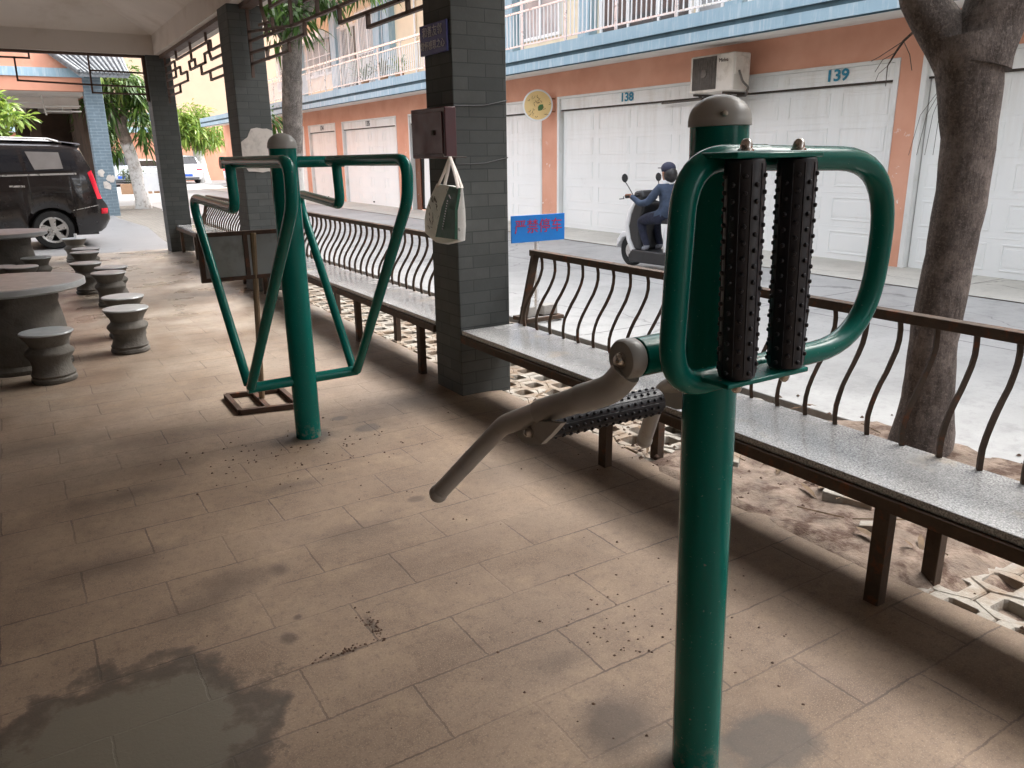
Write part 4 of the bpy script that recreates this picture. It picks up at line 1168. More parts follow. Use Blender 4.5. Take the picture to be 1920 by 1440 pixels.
limb([(3.71, 2.04, 1.80), (3.73, 2.02, 1.95), (3.745, 1.99, 2.10), (3.80, 1.90, 2.4), (3.95, 1.7, 3.0), (4.3, 1.4, 4.0)], [.14, .133, .13, .12, .09, .05])
b.ball((3.80, 1.92, 2.02), .055, 12); b.ball((3.665, 2.15, 1.72), .03, 10)
b.build('trunk', M['bark'], t1, smooth=70)
b = MB()
tw = [(3.62, 2.27, 1.985), (3.63, 2.35, 1.93), (3.64, 2.39, 1.885), (3.65, 2.43, 1.83), (3.66, 2.435, 1.74)]
b.tube(tw, [.007, .006, .005, .003, .0015], 5)
b.tube([tw[2], (3.65, 2.46, 1.86), (3.66, 2.50, 1.81)], .002, 4); b.tube([tw[1], (3.64, 2.47, 1.875), (3.65, 2.52, 1.86)], .002, 4)
b.tube([tw[1], (3.66, 2.33, 1.87), (3.66, 2.31, 1.80)], .002, 4); b.tube([tw[3], (3.66, 2.48, 1.80), (3.67, 2.5, 1.765)], .0016, 4)
b.build('twig', M['bark'], t1); b = MB(); b.tube([(3.83, 1.93, 1.98), (3.84, 1.90, 1.86), (3.86, 1.87, 1.77), (3.87, 1.83, 1.70)], [.003, .0025, .002, .001], 4); b.tube([(3.86, 1.87, 1.77), (3.87, 1.87, 1.68)], .0012, 4)
b.build('twig', M['bark'], t1)
for k in range(4):
    y = 2.13 + .03 * k; b = MB(); b.tube([(3.66, 2.14 + .005 * k, 1.72), (3.66, y + .02, 1.60), (3.67, y + .03 + .01 * k, 1.42)], .0013, 4); b.build('twig', M['bark'], t1)
b = MB(); leaf(b, (3.72, 2.06, 2.02), (-.25, .55, -.12), .11, .022, .3, .6); leaf(b, (3.72, 2.06, 2.0), (-.3, .5, -.02), .10, .02, .3)
leaf(b, (3.87, 1.90, 2.09), (.2, -.4, -.5), .1, .03, .3); leaf(b, (3.86, 1.91, 2.06), (.3, -.5, .3), .09, .03, .3)
cl = crown(b, (3.6, 2.2, 4.9), (2.1, 2.4, 1.1), 3800, .24, .05, .9, 90, 21)
b.build('crown', M['leaf'], t1, smooth=0)

# second street tree, whitewashed, seen between the columns
t2 = thing('street_tree', 'grey tree trunk behind the green frame with long drooping leaves at the eaves', 'tree', (3.75, 12.2, 0), 0, 'street trees along the road')
b = MB()
limb([(3.74, 12.45, -.1), (3.74, 12.36, .3), (3.73, 12.2, 1.2), (3.72, 12.05, 1.8), (3.72, 11.87, 2.5), (3.72, 11.72, 3.0), (3.7, 11.6, 3.6)], [.19, .165, .15, .145, .14, .135, .11], 24)
limb([(3.72, 11.75, 2.95), (3.5, 12.1, 3.5), (3.3, 12.6, 4.3)], [.09, .07, .04], 12); limb([(3.72, 11.75, 2.95), (3.9, 11.3, 3.5), (4.3, 10.9, 4.3)], [.09, .07, .04], 12)
b.tube([(3.66, 12.1, 1.78), (3.5, 12.35, 1.95), (3.42, 12.5, 2.0)], [.012, .008, .004], 6)
b.build('trunk', M['barkwhite'], t2, smooth=70)
b = MB(); crown(b, (3.7, 11.7, 4.3), (1.5, 1.6, .8), 2800, .28, .05, 1.0, 70, 4)
crown(b, (3.62, 11.75, 3.38), (.5, .5, .22), 200, .26, .045, 1.0, 14, 9)
crown(b, (3.47, 12.45, 2.0), (.13, .2, .14), 60, .2, .04, 1.3, 8, 10)
b.build('crown', M['leaf'], t2, smooth=0)

# third tree, whitewashed, between corner column and blue pillar
t3 = thing('street_tree', 'whitewashed forked tree left of the corner column, before the white notice board', 'tree', (3.45, 26.9, 0), 0, 'street trees along the road')
b = MB()
limb([(3.46, 27.0, -.1), (3.45, 26.9, .3), (3.35, 26.9, 1.3), (3.2, 26.9, 2.1), (3.05, 26.9, 2.6)], [.27, .21, .18, .17, .19], 20)
limb([(3.05, 26.9, 2.5), (2.85, 26.9, 3.1), (2.7, 26.9, 3.7)], [.15, .17, .1], 14); limb([(3.15, 26.9, 2.4), (3.35, 26.9, 3.0), (3.5, 26.9, 3.7)], [.13, .10, .07], 14)
b.build('trunk', M['barklow'], t3, smooth=70)
b = MB(); crown(b, (3.15, 26.9, 3.55), (.85, .9, .8), 1500, .36, .07, 1.3, 44, 14); crown(b, (3.75, 26.6, 2.3), (.3, .4, .45), 260, .34, .06, 1.5, 12, 15)
b.build('crown', M['leaf'], t3, smooth=0)
t5 = thing('street_tree', 'leafy tree whose drooping foliage shows right of the blue brick pillar', 'tree', (2.9, 31, 0), 0, 'street trees along the road')
b = MB(); limb([(3.0, 31.5, -.1), (2.95, 31.5, 1.2), (2.9, 31.5, 2.4)], [.2, .17, .14], 12); b.build('trunk', M['barklow'], t5, smooth=70)
b = MB(); crown(b, (2.95, 31.2, 3.0), (.75, .8, 1.0), 1300, .36, .07, 1.4, 40, 17); crown(b, (3.2, 31, 2.0), (.4, .4, .6), 400, .34, .06, 1.5, 14, 18); b.build('crown', M['leaf'], t5, smooth=0)
t4 = thing('street_tree', 'small round whitewashed tree in front of the far white cars', 'tree', (10.4, 53, 0), 0, 'street trees along the road')
b = MB(); limb([(10.5, 53, -.1), (10.45, 53, .5), (10.3, 53, 2.0), (10.2, 53, 3.0), (10.1, 53, 3.8)], [.42, .34, .30, .28, .2], 14); b.build('trunk', M['barklow'], t4, smooth=70)
b = MB(); crown(b, (10.4, 53, 3.2), (2.2, 1.6, .95), 1900, .5, .1, 1.0, 60, 19); crown(b, (9.7, 53, 4.2), (1.4, 1.2, .7), 500, .5, .1, .8, 22, 20); b.build('crown', M['leafyel'], t4, smooth=0)
# leafy bush at the left edge
t6 = thing('small_tree', 'bright yellow green leafy small tree behind the dark car roof', 'tree', (.05, 21.2, 0))
b = MB(); limb([(.0, 21.2, -.1), (.02, 21.2, 1.2), (.05, 21.2, 2.2)], [.06, .05, .03], 10); b.build('trunk', M['bark'], t6, smooth=70)
b = MB(); crown(b, (-.15, 21.2, 2.35), (.75, .6, .62), 1100, .2, .075, .6, 44, 30); b.build('crown', M['leafyel'], t6, smooth=0)

# ------------------------------------------------------------------ far left: orange carport building
cb = thing('carport_building', 'orange building with an open parking floor behind the dark car', 'building', (0, 24, 0))
b = MB(); b.box(-9, 2.05, 24, 24.3, 3.14, 3.47); b.box(-9, 2.45, 24.02, 24.3, 3.68, 8.5); b.box(2.15, 2.45, 24.3, 33, 3.14, 8.5); b.build('wall', M['orange'], cb, smooth=0)
b = MB(); b.box(-9, 2.1, 23.95, 24.3, 3.47, 3.68); b.build('blue_band', M['blue'], cb, smooth=0)
b = MB(); b.box(2.05, 2.48, 23.97, 24.40, -.05, 3.60)
pl = b.build('pillar', M['bluebrick'], cb, bevel=.006)
b = MB(); random.seed(8)
for k in range(9):
    x = random.uniform(2.1, 2.42); z = random.uniform(.75, 1.15); s = random.uniform(.05, .11)
    b.prism([(x + s * random.uniform(.6, 1.2) * math.cos(a * PI / 4), z + s * random.uniform(.7, 1.5) * math.sin(a * PI / 4)) for a in range(8)], 1, 23.962 - k * .0006, 23.968)
b.build('paper_scraps', M['paintpatch'], pl, smooth=0)
random.seed(13)
b = MB(); b.box(-9, 2.15, 24.3, 33, 3.14, 3.3); b.box(-9, 2.1, 26.6, 26.9, 2.86, 3.14); b.box(-9, 2.1, 29.4, 29.7, 2.86, 3.14); b.build('parking_ceiling', M['ceiling'], cb, smooth=0)
b = MB(); b.box(.55, 2.4, 32.7, 33, -.05, 3.14); b.box(2.2, 2.4, 27.5, 32.7, -.05, 3.14); b.box(.85, 1.15, 28.9, 29.2, -.05, 3.14); b.box(.5, .7, 31, 31.3, -.05, 3.14); b.build('back_wall', M['darkwall'], cb, smooth=0)
b = MB(); b.tube([(1.2, 25.5, 2.72), (2.05, 25.5, 2.72)], .02, 8); b.tube([(1.2, 25.5, 2.85), (2.05, 25.5, 2.86)], .02, 8); b.tube([(-1, 26, 2.98), (1.15, 25.9, 2.95)], .02, 8); b.tube([(1.15, 25.6, 3.13), (1.2, 25.5, 2.62)], .022, 8); b.tube([(1.6, 25.5, 2.72), (1.6, 25.5, 2.86)], .015, 6)
b.build('pipes', M['soffit'], cb)
# tiled pent roof at the right end
b = MB()
def rooftile(u, v):  # u across 0..1, v up-slope 0..1
    xl = 1.95 - .68 * v; xr = 3.05 - .05 * v
    return Vector((xl + (xr - xl) * u, 23.1 + 1.0 * v, 3.50 + .68 * v))
b.add([rooftile(0, 0), rooftile(1, 0), rooftile(1, 1), rooftile(0, 1)] + [rooftile(0, 0) + Vector((0, 0, -.08)), rooftile(1, 0) + Vector((0, 0, -.08)), rooftile(1, 1) + Vector((0, 0, -.08)), rooftile(0, 1) + Vector((0, 0, -.08))], [(0, 1, 2, 3), (7, 6, 5, 4), (0, 4, 5, 1), (1, 5, 6, 2), (0, 3, 7, 4)])
for k in range(12):
    u = (k + .5) / 12; b.tube([rooftile(u, 0) + Vector((0, -.02, .01)), rooftile(u, 1) + Vector((0, 0, .01))], .034, 8)
b.tube([rooftile(0, 0) + Vector((0, 0, .04)), rooftile(0, 1) + Vector((0, 0, .05))], .06, 8); b.tube([rooftile(1, 0), rooftile(1, 1)], .05, 8)
b.build('tiled_roof', M['tile'], cb, smooth=45)
# far terrace building
fb = thing('apartment_building', 'far orange and peach building closing the end of the yard', 'building', (12, 58, 0))
b = MB(); b.box(-20, 40, 58, 60, -.05, 3.1); b.build('lower_wall', M['orange'], fb, smooth=0)
b = MB(); b.box(-20, 40, 58.2, 60, 3.4, 22); b.build('upper_wall', M['peach'], fb, smooth=0)
b = MB(); b.box(-20, 9.2, 57.2, 58.2, 3.1, 3.4); b.box(-20, 8.7, 57.6, 57.9, 3.8, 4.3); b.build('ledge', M['blue'], fb, smooth=0)
b = MB(); b.box(9.2, 40, 57.8, 58.2, 3.1, 3.4); b.build('cornice', M['orange'], fb, smooth=0)
# unseen walls added left of and behind the camera to block light
block_walls = thing('light_block_walls', 'plain grey unseen walls added left of and behind the pavilion to block light', 'building', (-9, 3, 0))
b = MB(); b.box(-12, -3.95, -20, 12.5, -.1, 8); b.box(-3.95, 3.6, -11, -10.6, -.1, 7); b.build('wall', M['greywall'], block_walls, smooth=0)

# ------------------------------------------------------------------ cars
def interp(tab, x):
    if x <= tab[0][0]: return tab[0][1]
    for (a, va), (c, vc) in zip(tab[:-1], tab[1:]):
        if x <= c: return va + (vc - va) * (x - a) / (c - a)
    return tab[-1][1]
def car(loc, rz, label, paint, top, L, W, axles, roofmat=None, wheelr=.325, lit=False, detail=True, zbelt=1.24, ins=.17, plate=True):
    t = thing('parked_car', label, 'car', loc, rz, 'parked cars')
    xs = set([p[0] for p in top]); Ra = wheelr + .05
    for ac_ in axles:
        for k in range(-8, 9): xs.add(ac_ + Ra * math.sin(k / 8 * PI / 2))
    for k in range(1, 24): xs.add(L * k / 24)
    xs = sorted(x for x in xs if 0 <= x <= L)
    def bot(x):
        z = interp([(0, .44), (.12, .26), (.35, .21), (L - .35, .21), (L - .1, .28), (L, .42)], x)
        for ac_ in axles:
            if abs(x - ac_) < Ra: z = max(z, wheelr + math.sqrt(max(0, Ra * Ra - (x - ac_) ** 2)))
        return z
    def hw(x):
        e = min(x, L - x); return W / 2 * (.86 + .14 * min(1, e / .45) ** .5)
    def section(x):
        tz = interp(top, x); zb = bot(x); h = hw(x); belt = min(zbelt, tz - .02)
        up = max(0, min(1, (tz - belt) / .4))
        ry = h - .03 - ins * up
        pts = [(h * .93, zb), (h, zb + min(.1, max(.005, (belt - zb) * .3))), (h + .012, zb + (belt - zb) * .6), (h - .02, belt), (ry + .02, belt + (tz - belt) * .86), (ry - .10, tz - .005), (ry * .45, tz + .015 * up)]
        return pts
    b = MB(); rows = []
    for x in xs:
        s = section(x); rows.append([(x, y, z) for y, z in s] + [(x, -y, z) for y, z in s[::-1]])
    n = len(rows[0]); vs = [p for r_ in rows for p in r_]; fs = []
    for i in range(len(rows) - 1):
        for k in range(n):
            k2 = (k + 1) % n
            fs.append((i * n + k, i * n + k2, (i + 1) * n + k2, (i + 1) * n + k))
    fs.append(tuple(range(n))); fs.append(tuple((len(rows) - 1) * n + k for k in range(n)))
    b.add(vs, fs); body = b.build('body', paint, t, smooth=40, local=True)
    def side_y(x, z):
        s = section(x)
        for (y0, z0), (y1, z1) in zip(s[:-1], s[1:]):
            if z0 <= z <= z1 and z1 > z0: return y0 + (y1 - y0) * (z - z0) / (z1 - z0)
        return s[-1][0]
    def side_panel(name, poly, m, off=.006, sides=(1, -1), parent=t):
        # subdivide polygon's outline so it hugs the body
        P = []
        for (p, q) in zip(poly, poly[1:] + poly[:1]):
            for k in range(4): P.append((p[0] + (q[0] - p[0]) * k / 4, p[1] + (q[1] - p[1]) * k / 4))
        cx_ = sum(p[0] for p in P) / len(P); cz_ = sum(p[1] for p in P) / len(P)
        for s_ in sides:
            b = MB(); vs = []
            for f in (1., .5):
                for (x, z) in P:
                    xx, zz = cx_ + (x - cx_) * f, cz_ + (z - cz_) * f
                    vs.append((xx, s_ * (side_y(xx, zz) + off), zz))
            vs.append((cx_, s_ * (side_y(cx_, cz_) + off), cz_)); m_ = len(P)
            fs = [(i, (i + 1) % m_, m_ + (i + 1) % m_, m_ + i) for i in range(m_)] + [(m_ + i, m_ + (i + 1) % m_, 2 * m_) for i in range(m_)]
            b.add(vs, fs); b.build(name, m, parent, smooth=60, local=True)
    tr_ = max(p[1] for p in top)
    # glass areas follow this body's own roof line
    xr = next(x for x in [i * .02 for i in range(400)] if interp(top, x) > zbelt + .12) + .12
    xf = next(x for x in [L - i * .02 for i in range(400)] if interp(top, x) > zbelt + .12) - .12
    zt = tr_ - .14
    xr2 = next(x for x in [i * .02 for i in range(400)] if interp(top, x) > zt + .05) + .08
    xf2 = next(x for x in [L - i * .02 for i in range(400)] if interp(top, x) > zt + .05) - .08
    cuts = [xr, xr + (xf - xr) * .30, xr + (xf - xr) * .64, xf]
    cut2 = [xr2, xr2 + (cuts[1] - xr2) * .96 , cuts[2] - .06, xf2]
    cut2[1] = cuts[1] + .05
    for k in range(3):
        a, c, a2, c2_ = cuts[k] + .03, cuts[k + 1] - .03, cut2[k] + .03, cut2[k + 1] - .03
        side_panel('window', [(a, zbelt + .04), (c, zbelt + .04), (c2_, zt), (a2, zt)], M['carglass'])
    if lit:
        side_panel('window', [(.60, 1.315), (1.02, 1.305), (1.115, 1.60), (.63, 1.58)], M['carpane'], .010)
        side_panel('belt_trim', [(.42, 1.215), (3.3, 1.19), (3.3, 1.215), (.42, 1.245)], M['alloy'], .010)
        side_panel('tail_light', [(.085, .80), (.16, .80), (.25, 1.24), (.165, 1.30), (.12, 1.1)], M['redlamp'], .009)
        side_panel('reflector', [(.03, .55), (.13, .55), (.12, .64), (.02, .64)], M['redlamp'], .008)
        side_panel('door_seam', [(1.12, .40), (1.135, .40), (1.145, 1.2), (1.13, 1.2)], M['gap'], .003)
        side_panel('door_handle', [(1.20, 1.03), (1.42, 1.035), (1.42, 1.065), (1.20, 1.06)], M['alloy'], .022)
        side_panel('fuel_seam', [(.55, .93), (.80, .93), (.80, .94), (.55, .94)], M['gap'], .003)
        side_panel('bumper_seam', [(.03, .715), (.56, .62), (.56, .632), (.03, .727)], M['alloy'], .003)
        for s_ in (1, -1):
            b = MB(); b.tube([(.55, s_ * .62, 1.735), (.75, s_ * .63, 1.80), (1.5, s_ * .64, 1.825), (2.4, s_ * .63, 1.80), (2.6, s_ * .62, 1.755)], .016, 8); b.build('roof_rail', M['alloy'], t, local=True)
        b = MB(); b.prism([(.27, 1.70), (.60, 1.752), (.60, 1.765), (.30, 1.725)], 1, -.66, .66); b.build('spoiler', M['carroof'], t, local=True)
        b = MB()
        vs = []; fs = []
        xsr = [.45 + k * .15 for k in range(14)]
        for x in xsr:
            for yy in (-.62, -.3, 0, .3, .62): vs.append((x, yy, interp(top, x) + .012 - .012 * (yy / .62) ** 2 + .012))
        for i in range(len(xsr) - 1):
            for k in range(4): fs.append((i * 5 + k, i * 5 + k + 1, (i + 1) * 5 + k + 1, (i + 1) * 5 + k))
        b.add(vs, fs); b.build('roof', M['carroof'], t, local=True)
    # end glass, lamps, plates
    for (end, s_) in ((0, 1), (L, -1)):
        zs = zbelt + .05; zt2 = tr_ - .10
        step = .01 * s_
        def xat(z):
            x = end
            for _ in range(400):
                if interp(top, x) >= z: return x
                x += step
            return x
        x0, x1 = xat(zs), xat(zt2)
        b = MB(); h0, h1 = hw(x0) - .16, hw(x1) - .3
        b.add([(x0 - s_ * .012, -h0, zs + .012), (x0 - s_ * .012, h0, zs + .012), (x1 - s_ * .012, h1, zt2 + .012), (x1 - s_ * .012, -h1, zt2 + .012)], [(0, 1, 2, 3)])
        b.build('windscreen' if end else 'rear_window', M['carglass'], t, smooth=0, local=True)
        zp = .62
        xp = end - s_ * .004
        if detail:
            b = MB(); b.box(min(xp, xp - s_ * .012), max(xp, xp - s_ * .012), -.22, .22, zp - .19, zp - .05); b.build('number_plate', M['plate'], t, smooth=0, local=True)
            b = MB(); b.box(min(xp, xp - s_ * .008), max(xp, xp - s_ * .008), -.6, .6, .28, .36); b.build('bumper_grille', M['plastic'], t, smooth=0, local=True)
            for q in (-1, 1):
                xl = xat(.82) if end == 0 else xat(.80)
                b = MB(); b.obox((xl + s_ * .03, q * (W / 2 - .24), .80), (0, 1, 0), (0, 0, 1), (1, 0, 0), .17, .055, .05); b.build('headlight' if end else 'tail_light', M['alloy'] if end else M['redlamp'], t, bevel=.02, local=True)
    for ac_ in axles:
        for s_ in (1, -1):
            yo = s_ * (W / 2 - .02)
            b = MB(); b.lathe([(1e-5, -.13), (wheelr * .66, -.13), (wheelr * .66, 0), (wheelr * .94, -.004), (wheelr, -.03), (wheelr, -.19), (wheelr * .9, -.21), (1e-5, -.21)], (ac_, yo, wheelr), 36, (0, s_, 0)); w = b.build('wheel', M['tyre'], t, local=True)
            b = MB(); b.lathe([(wheelr * .58, -.03), (wheelr * .60, -.006), (wheelr * .69, .002), (wheelr * .69, -.02)], (ac_, yo, wheelr), 36, (0, s_, 0), cap=False)
            for k in range(5):
                a = 2 * PI * k / 5 + .3
                p0 = Vector((ac_, yo, wheelr)); dr = Vector((math.cos(a), 0, math.sin(a))); tn = Vector((-math.sin(a), 0, math.cos(a)))
                b.add([p0 + dr * .03 - tn * .035 + Vector((0, -s_ * .012, 0)), p0 + dr * .03 + tn * .035 + Vector((0, -s_ * .012, 0)), p0 + dr * wheelr * .64 + tn * .055 + Vector((0, -s_ * .006, 0)), p0 + dr * wheelr * .64 - tn * .055 + Vector((0, -s_ * .006, 0))], [(0, 1, 2, 3)])
            b.lathe([(.06, -.014), (.055, -.004), (1e-5, -.002)], (ac_, yo, wheelr), 16, (0, s_, 0))
            b.build('rim', M['alloy'], w, local=True)
    b = MB(); b.box(.2, L - .2, -W / 2 + .26, W / 2 - .26, .19, .8); b.build('underbody', M['gap'], t, smooth=0, local=True)
    return t
mpv = [(0, .64), (.03, .71), (.09, .82), (.17, 1.25), (.30, 1.66), (.36, 1.70), (.6, 1.745), (1.5, 1.775), (2.4, 1.745), (2.8, 1.66), (3.45, 1.15), (4.2, .98), (4.5, .80), (4.6, .55)]
suv = [(0, .62), (.04, .85), (.12, 1.02), (.45, 1.56), (.7, 1.63), (1.8, 1.66), (2.5, 1.60), (3.2, 1.1), (4.1, .96), (4.35, .75), (4.4, .5)]
sedan = [(0, .62), (.05, .9), (.6, 1.0), (1.15, 1.38), (1.9, 1.46), (2.5, 1.40), (3.2, .98), (4.3, .84), (4.5, .7), (4.55, .5)]
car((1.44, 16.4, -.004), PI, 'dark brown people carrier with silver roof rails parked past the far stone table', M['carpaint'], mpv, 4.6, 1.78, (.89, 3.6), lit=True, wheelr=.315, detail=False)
car((9.3, 51.2, -.015), R(100), 'white car facing away behind the small whitewashed tree', M['carwhite'], suv, 4.4, 1.8, (.8, 3.45), zbelt=1.08)
car((11.3, 47.6, -.015), R(60), 'white car partly hidden by the second brick column, right of the whitewashed tree', M['carwhite'], suv, 4.4, 1.8, (.8, 3.45), zbelt=1.08)
car((5.45, 49.2, -.015), R(85), 'pale grey car with blue plate right of the blue brick pillar', M['cargrey'], suv, 4.4, 1.8, (.8, 3.45), zbelt=1.08)
car((7.4, 52.6, -.015), R(95), 'white car seen left of the corner column, behind the planter hedge', M['carwhite'], sedan, 4.55, 1.78, (.85, 3.5), zbelt=.98)

# hedge in planters, white notice stand, near the third tree
for i, (x, y, lb) in enumerate([(4.75, 38.5, 'tan planter with grey green hedge in front of the pale grey car'), (6.1, 38.8, 'tan planter with grey green hedge right of the whitewashed tree, before a white car')]):
    t = thing('planter', lb, 'planter', (x, y, 0), 0, 'planters with hedges in the yard')
    b = MB(); b.box(x - .6, x + .6, y - .2, y + .2, -.02, .42); b.build('box', M['planter'], t, bevel=.01)
    b = MB(); crown(b, (x, y, .75), (.62, .25, .38), 420, .16, .05, .6, 26, 40 + i); b.build('hedge', M['leafgrey'], t, smooth=0)
nb = thing('notice_stand', 'white notice board on two thin posts beside the whitewashed tree', 'notice board', (3.72, 25.3, 0))
b = MB(); b.box(3.35, 4.15, 25.28, 25.31, .55, 1.05); b.build('panel', M['white'], nb, smooth=0)
b = MB(); b.tube([(3.75, 25.27, -.02), (3.75, 25.27, 1.12)], .02, 8); b.tube([(3.33, 25.3, 1.07), (4.2, 25.3, 1.07)], .014, 8); b.build('post', M['steel'], nb)

# ------------------------------------------------------------------ scooter and rider (heading along +Y)
sx, sy = 6.95, 7.36
SP = lambda f, l, z: (sx - l, sy + f, z - .012)      # forward, left, up
scoot = thing('scooter', 'white and black electric scooter with mirrors being ridden along the road', 'scooter', (sx, sy, 0))
for fx, nm in ((.70, 'wheel'), (-.52, 'wheel')):
    b = MB(); b.lathe([(.10, -.03), (.17, -.045), (.20, -.03), (.205, 0), (.20, .03), (.17, .045), (.10, .03)], SP(fx, 0, .205), 28, (1, 0, 0)); w = b.build(nm, M['tyre'], scoot)
    b = MB(); b.lathe([(.02, -.04), (.11, -.03), (.11, .03), (.02, .04)], SP(fx, 0, .205), 20, (1, 0, 0)); b.build('rim', M['alloy'], w)
def sprism(poly, l0, l1, nm, m, bev=.015):
    b = MB(); n = len(poly); vs = [SP(f, l0, z) for f, z in poly] + [SP(f, l1, z) for f, z in poly]
    b.add(vs, [tuple(range(n)), tuple(range(2 * n - 1, n - 1, -1))] + [(i, (i + 1) % n, (i + 1) % n + n, i + n) for i in range(n)])
    return b.build(nm, m, scoot, bevel=bev)
sprism([(.95, .22), (.94, .34), (.84, .45), (.66, .48), (.46, .40), (.46, .20), (.54, .24), (.60, .36), (.70, .405), (.82, .37), (.90, .28)], -.08, .08, 'front_fender', M['white'])
sprism([(.56, .20), (.66, .36), (.70, .55), (.64, .74), (.52, .88), (.47, .86), (.56, .70), (.60, .54), (.56, .36), (.46, .24)], -.16, .16, 'front_shield', M['white'], .03)
sprism([(.47, .25), (.56, .38), (.60, .54), (.56, .70), (.47, .87), (.30, .84), (.34, .70), (.38, .46), (.34, .25)], -.175, .175, 'leg_shield', M['plastic'], .03)
sprism([(.56, .08), (.60, .16), (.52, .25), (-.02, .25), (-.30, .30), (-.34, .10)], -.17, .17, 'footboard', M['plastic'])
sprism([(-.02, .20), (.0, .52), (-.1, .62), (-.72, .66), (-.80, .55), (-.70, .40), (-.40, .36), (-.25, .22)], -.14, .14, 'rear_body', M['white'], .04)
sprism([(.06, .60), (.02, .66), (-.30, .68), (-.66, .72), (-.70, .67), (-.3, .61)], -.13, .13, 'saddle', M['plastic'], .03)
b = MB(); b.tube([SP(.70, .0, .21), SP(.60, 0, .5), SP(.50, 0, .86), SP(.46, 0, .93)], .022, 10); b.tube([SP(.44, .36, .92), SP(.47, .2, .93), SP(.47, 0, .92), SP(.47, -.2, .93), SP(.44, -.36, .92)], .014, 8); b.build('handlebar', M['plastic'], scoot)
b = MB(); b.tube([SP(.49, .36, .925), SP(.50, .34, .90), SP(.60, .33, .89)], .006, 6); b.build('brake_lever', M['plastic'], scoot)
sprism([(.58, .86), (.56, .98), (.42, 1.0), (.36, .9), (.44, .84)], -.13, .13, 'instrument_cowl', M['plastic'], .03)
for s_ in (1, -1):
    b = MB(); b.tube([SP(.48, s_ * .2, .93), SP(.52, s_ * .26, 1.05), SP(.55, s_ * .28, 1.10)], .006, 6)
    b.lathe([(.01, -.012), (.05, -.008), (.055, 0), (.05, .008), (.01, .01)], SP(.56, s_ * .285, 1.15), 16, (.15, -1, .1)); b.build('mirror', M['plastic'], scoot)
b = MB(); b.ball(SP(.64, 0, .72), .07, 14); b.build('headlight', M['alloy'], scoot)

# rider: one continuous skinned body
person = thing('person', 'rider in a blue denim jacket, navy trousers and dark cap, leaning to the scooter handlebars', 'person', (sx, sy, 0))
def skinned(joints, edges, root):
    me = bpy.data.meshes.new('body'); me.from_pydata([SP(*j[0]) for j in joints], edges, [])
    o = bpy.data.objects.new('tmp', me); COL.objects.link(o)
    sk = o.modifiers.new('s', 'SKIN'); 
    for i, j in enumerate(joints):
        me.skin_vertices[0].data[i].radius = j[1] if isinstance(j[1], tuple) else (j[1], j[1])
        me.skin_vertices[0].data[i].use_root = (i == root)
    sk.use_smooth_shade = True
    su = o.modifiers.new('u', 'SUBSURF'); su.levels = 2; su.render_levels = 2
    dg = bpy.context.evaluated_depsgraph_get(); dg.update()
    m2 = bpy.data.meshes.new_from_object(o.evaluated_get(dg)); bpy.data.objects.remove(o)
    return m2
J = [((0, 0, .72), (.135, .115)), ((.02, 0, .86), (.125, .105)), ((.05, 0, .99), (.15, .105)), ((.07, 0, 1.07), (.07, .07)), ((.08, 0, 1.11), .045), ((.09, 0, 1.155), (.06, .065)), ((.10, 0, 1.235), (.066, .075)), ((.085, 0, 1.30), (.05, .06)),
     ((.06, .15, 1.035), .062), ((.20, .21, .86), .05), ((.31, .24, .84), .044), ((.42, .265, .915), .034), ((.455, .29, .935), .028),
     ((.06, -.15, 1.035), .062), ((.20, -.21, .86), .05), ((.31, -.24, .84), .044), ((.42, -.265, .915), .034), ((.455, -.29, .935), .028),
     ((.05, .10, .68), .095), ((.24, .13, .66), .082), ((.40, .13, .62), .068), ((.36, .12, .45), .056), ((.29, .115, .31), .045), ((.30, .115, .275), .04), ((.42, .12, .265), .034),
     ((.05, -.10, .68), .095), ((.24, -.13, .66), .082), ((.40, -.13, .62), .068), ((.36, -.12, .45), .056), ((.29, -.115, .31), .045), ((.30, -.115, .275), .04), ((.42, -.12, .265), .034)]
Ed = [(0, 1), (1, 2), (2, 3), (3, 4), (4, 5), (5, 6), (6, 7), (2, 8), (8, 9), (9, 10), (10, 11), (11, 12), (2, 13), (13, 14), (14, 15), (15, 16), (16, 17), (0, 18), (18, 19), (19, 20), (20, 21), (21, 22), (22, 23), (23, 24), (0, 25), (25, 26), (26, 27), (27, 28), (28, 29), (29, 30), (30, 31)]
bm_ = skinned(J, Ed, 0)
for m in ('jacket', 'trouser', 'skin', 'shoe'): bm_.materials.append(M[m])
loc = Vector((sx, sy, 0))
for p in bm_.polygons:
    c = p.center; f = c.y - sy; z = c.z + .012; l = -(c.x - sx)
    if z > 1.095: i = 2
    elif f > .425 and z > .86: i = 2
    elif z < .32: i = 3
    elif z < .735 and not (f < .1 and z > .70): i = 1
    else: i = 0
    p.material_index = i
for v in bm_.vertices: v.co -= loc
bm_.shade_smooth()
bo = bpy.data.objects.new('body', bm_); COL.objects.link(bo); bo.parent = person
b = MB()   # face: nose, eyes, mouth, ears
b.lathe([(.012, -.02), (.014, 0), (.008, .022), (1e-5, .026)], SP(.168, 0, 1.21), 8, (0, .3, -1)); 
b.build('nose', M['skin'], person)
for s_ in (1, -1):
    b = MB(); b.ball(SP(.085, s_ * .072, 1.215), .018, 8); b.build('ear', M['skin'], person)
for s_ in (1, -1):
    b = MB(); b.ball(SP(.158, s_ * .028, 1.235), .008, 8); b.build('eye', M['hair'], person)
b = MB(); b.bar(SP(.163, .02, 1.175), SP(.163, -.02, 1.175), .006, .006); b.build('mouth', M['hair'], person)
b = MB(); b.ball(SP(.075, 0, 1.27), .092, 18, .82); b.prism([(sx - .07, sy + .10), (sx + .07, sy + .10), (sx + .06, sy + .20), (sx - .06, sy + .20)], 2, 1.255, 1.265); b.build('cap', M['cap'], person)
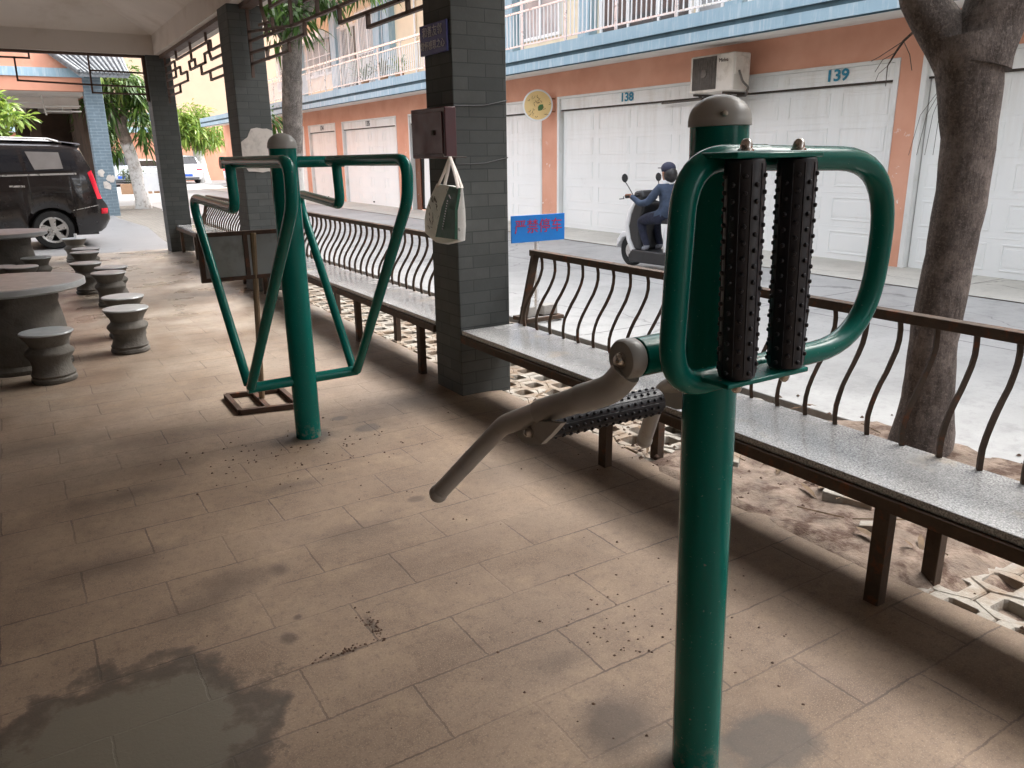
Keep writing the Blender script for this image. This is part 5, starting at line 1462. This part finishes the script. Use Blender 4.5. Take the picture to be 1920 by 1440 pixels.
b = MB(); b.ball(SP(.03, 0, 1.19), .085, 16, 1.15); b.build('hair', M['hair'], person)
b = MB(); b.lathe([(.075, -.03), (.08, 0), (.07, .03)], SP(.08, 0, 1.095), 16, (0, .2, 1)); b.build('scarf', M['white'], person)
for s_ in (1, -1):    # fingers closed round the grips
    b = MB()
    for k in range(4):
        l = s_ * (.275 + k * .019)
        b.tube([SP(.44, l, .95), SP(.475, l, .95), SP(.49, l, .93), SP(.475, l, .91), SP(.45, l, .912)], [.0095, .009, .0085, .008, .007], 8)
    b.tube([SP(.43, s_ * .265, .935), SP(.44, s_ * .255, .91), SP(.465, s_ * .262, .905)], [.011, .010, .008], 8)
    b.build('fingers', M['skin'], person)

# ------------------------------------------------------------------ camera, light
cam = bpy.data.cameras.new('camera'); co = bpy.data.objects.new('camera', cam); COL.objects.link(co)
yaw, pit, rol = .557005, .286902, .0134535
f = Vector((math.sin(yaw) * math.cos(pit), math.cos(yaw) * math.cos(pit), -math.sin(pit))); r = Vector((math.cos(yaw), -math.sin(yaw), 0)); d = f.cross(r)
r2 = r * math.cos(rol) + d * math.sin(rol); d2 = -r * math.sin(rol) + d * math.cos(rol)
mt = Matrix((r2, -d2, -f)).transposed().to_4x4(); mt.translation = (0, 0, 1.45)
co.matrix_world = mt
cam.sensor_width = 36; cam.lens = 1461.4 / 1920 * 36; cam.clip_start = .05; cam.clip_end = 600
sc.camera = co

w = bpy.data.worlds.new('World'); sc.world = w; w.use_nodes = True
nt_ = w.node_tree; bg = nt_.nodes['Background']
sky = nt_.nodes.new('ShaderNodeTexSky'); sky.sky_type = 'NISHITA'; sky.sun_disc = False
SUN_EL, SUN_ROT = R(50), R(84)
sky.sun_elevation = SUN_EL; sky.sun_rotation = SUN_ROT; sky.air_density = 1.0; sky.dust_density = 4.0; sky.ozone_density = 1.0
hs = nt_.nodes.new('ShaderNodeHueSaturation'); hs.inputs['Saturation'].default_value = .25
nt_.links.new(sky.outputs[0], hs.inputs['Color']); nt_.links.new(hs.outputs[0], bg.inputs['Color']); bg.inputs['Strength'].default_value = .15
su = bpy.data.lights.new('sun', 'SUN'); su.energy = .6; su.angle = R(36); su.color = (1, .96, .9)
so = bpy.data.objects.new('sun', su); COL.objects.link(so)
sd = Vector((math.sin(SUN_ROT) * math.cos(SUN_EL), math.cos(SUN_ROT) * math.cos(SUN_EL), math.sin(SUN_EL)))
so.rotation_euler = sd.to_track_quat('Z', 'Y').to_euler(); so.location = (6, -4, 12)
sc.view_settings.view_transform = 'Standard'; sc.view_settings.look = 'None'; sc.view_settings.gamma = 1; sc.view_settings.exposure = 2.88
sc.render.engine = 'CYCLES'
sc.cycles.use_denoising = True
sc.cycles.max_bounces = 8; sc.cycles.diffuse_bounces = 5; sc.cycles.sample_clamp_indirect = 6
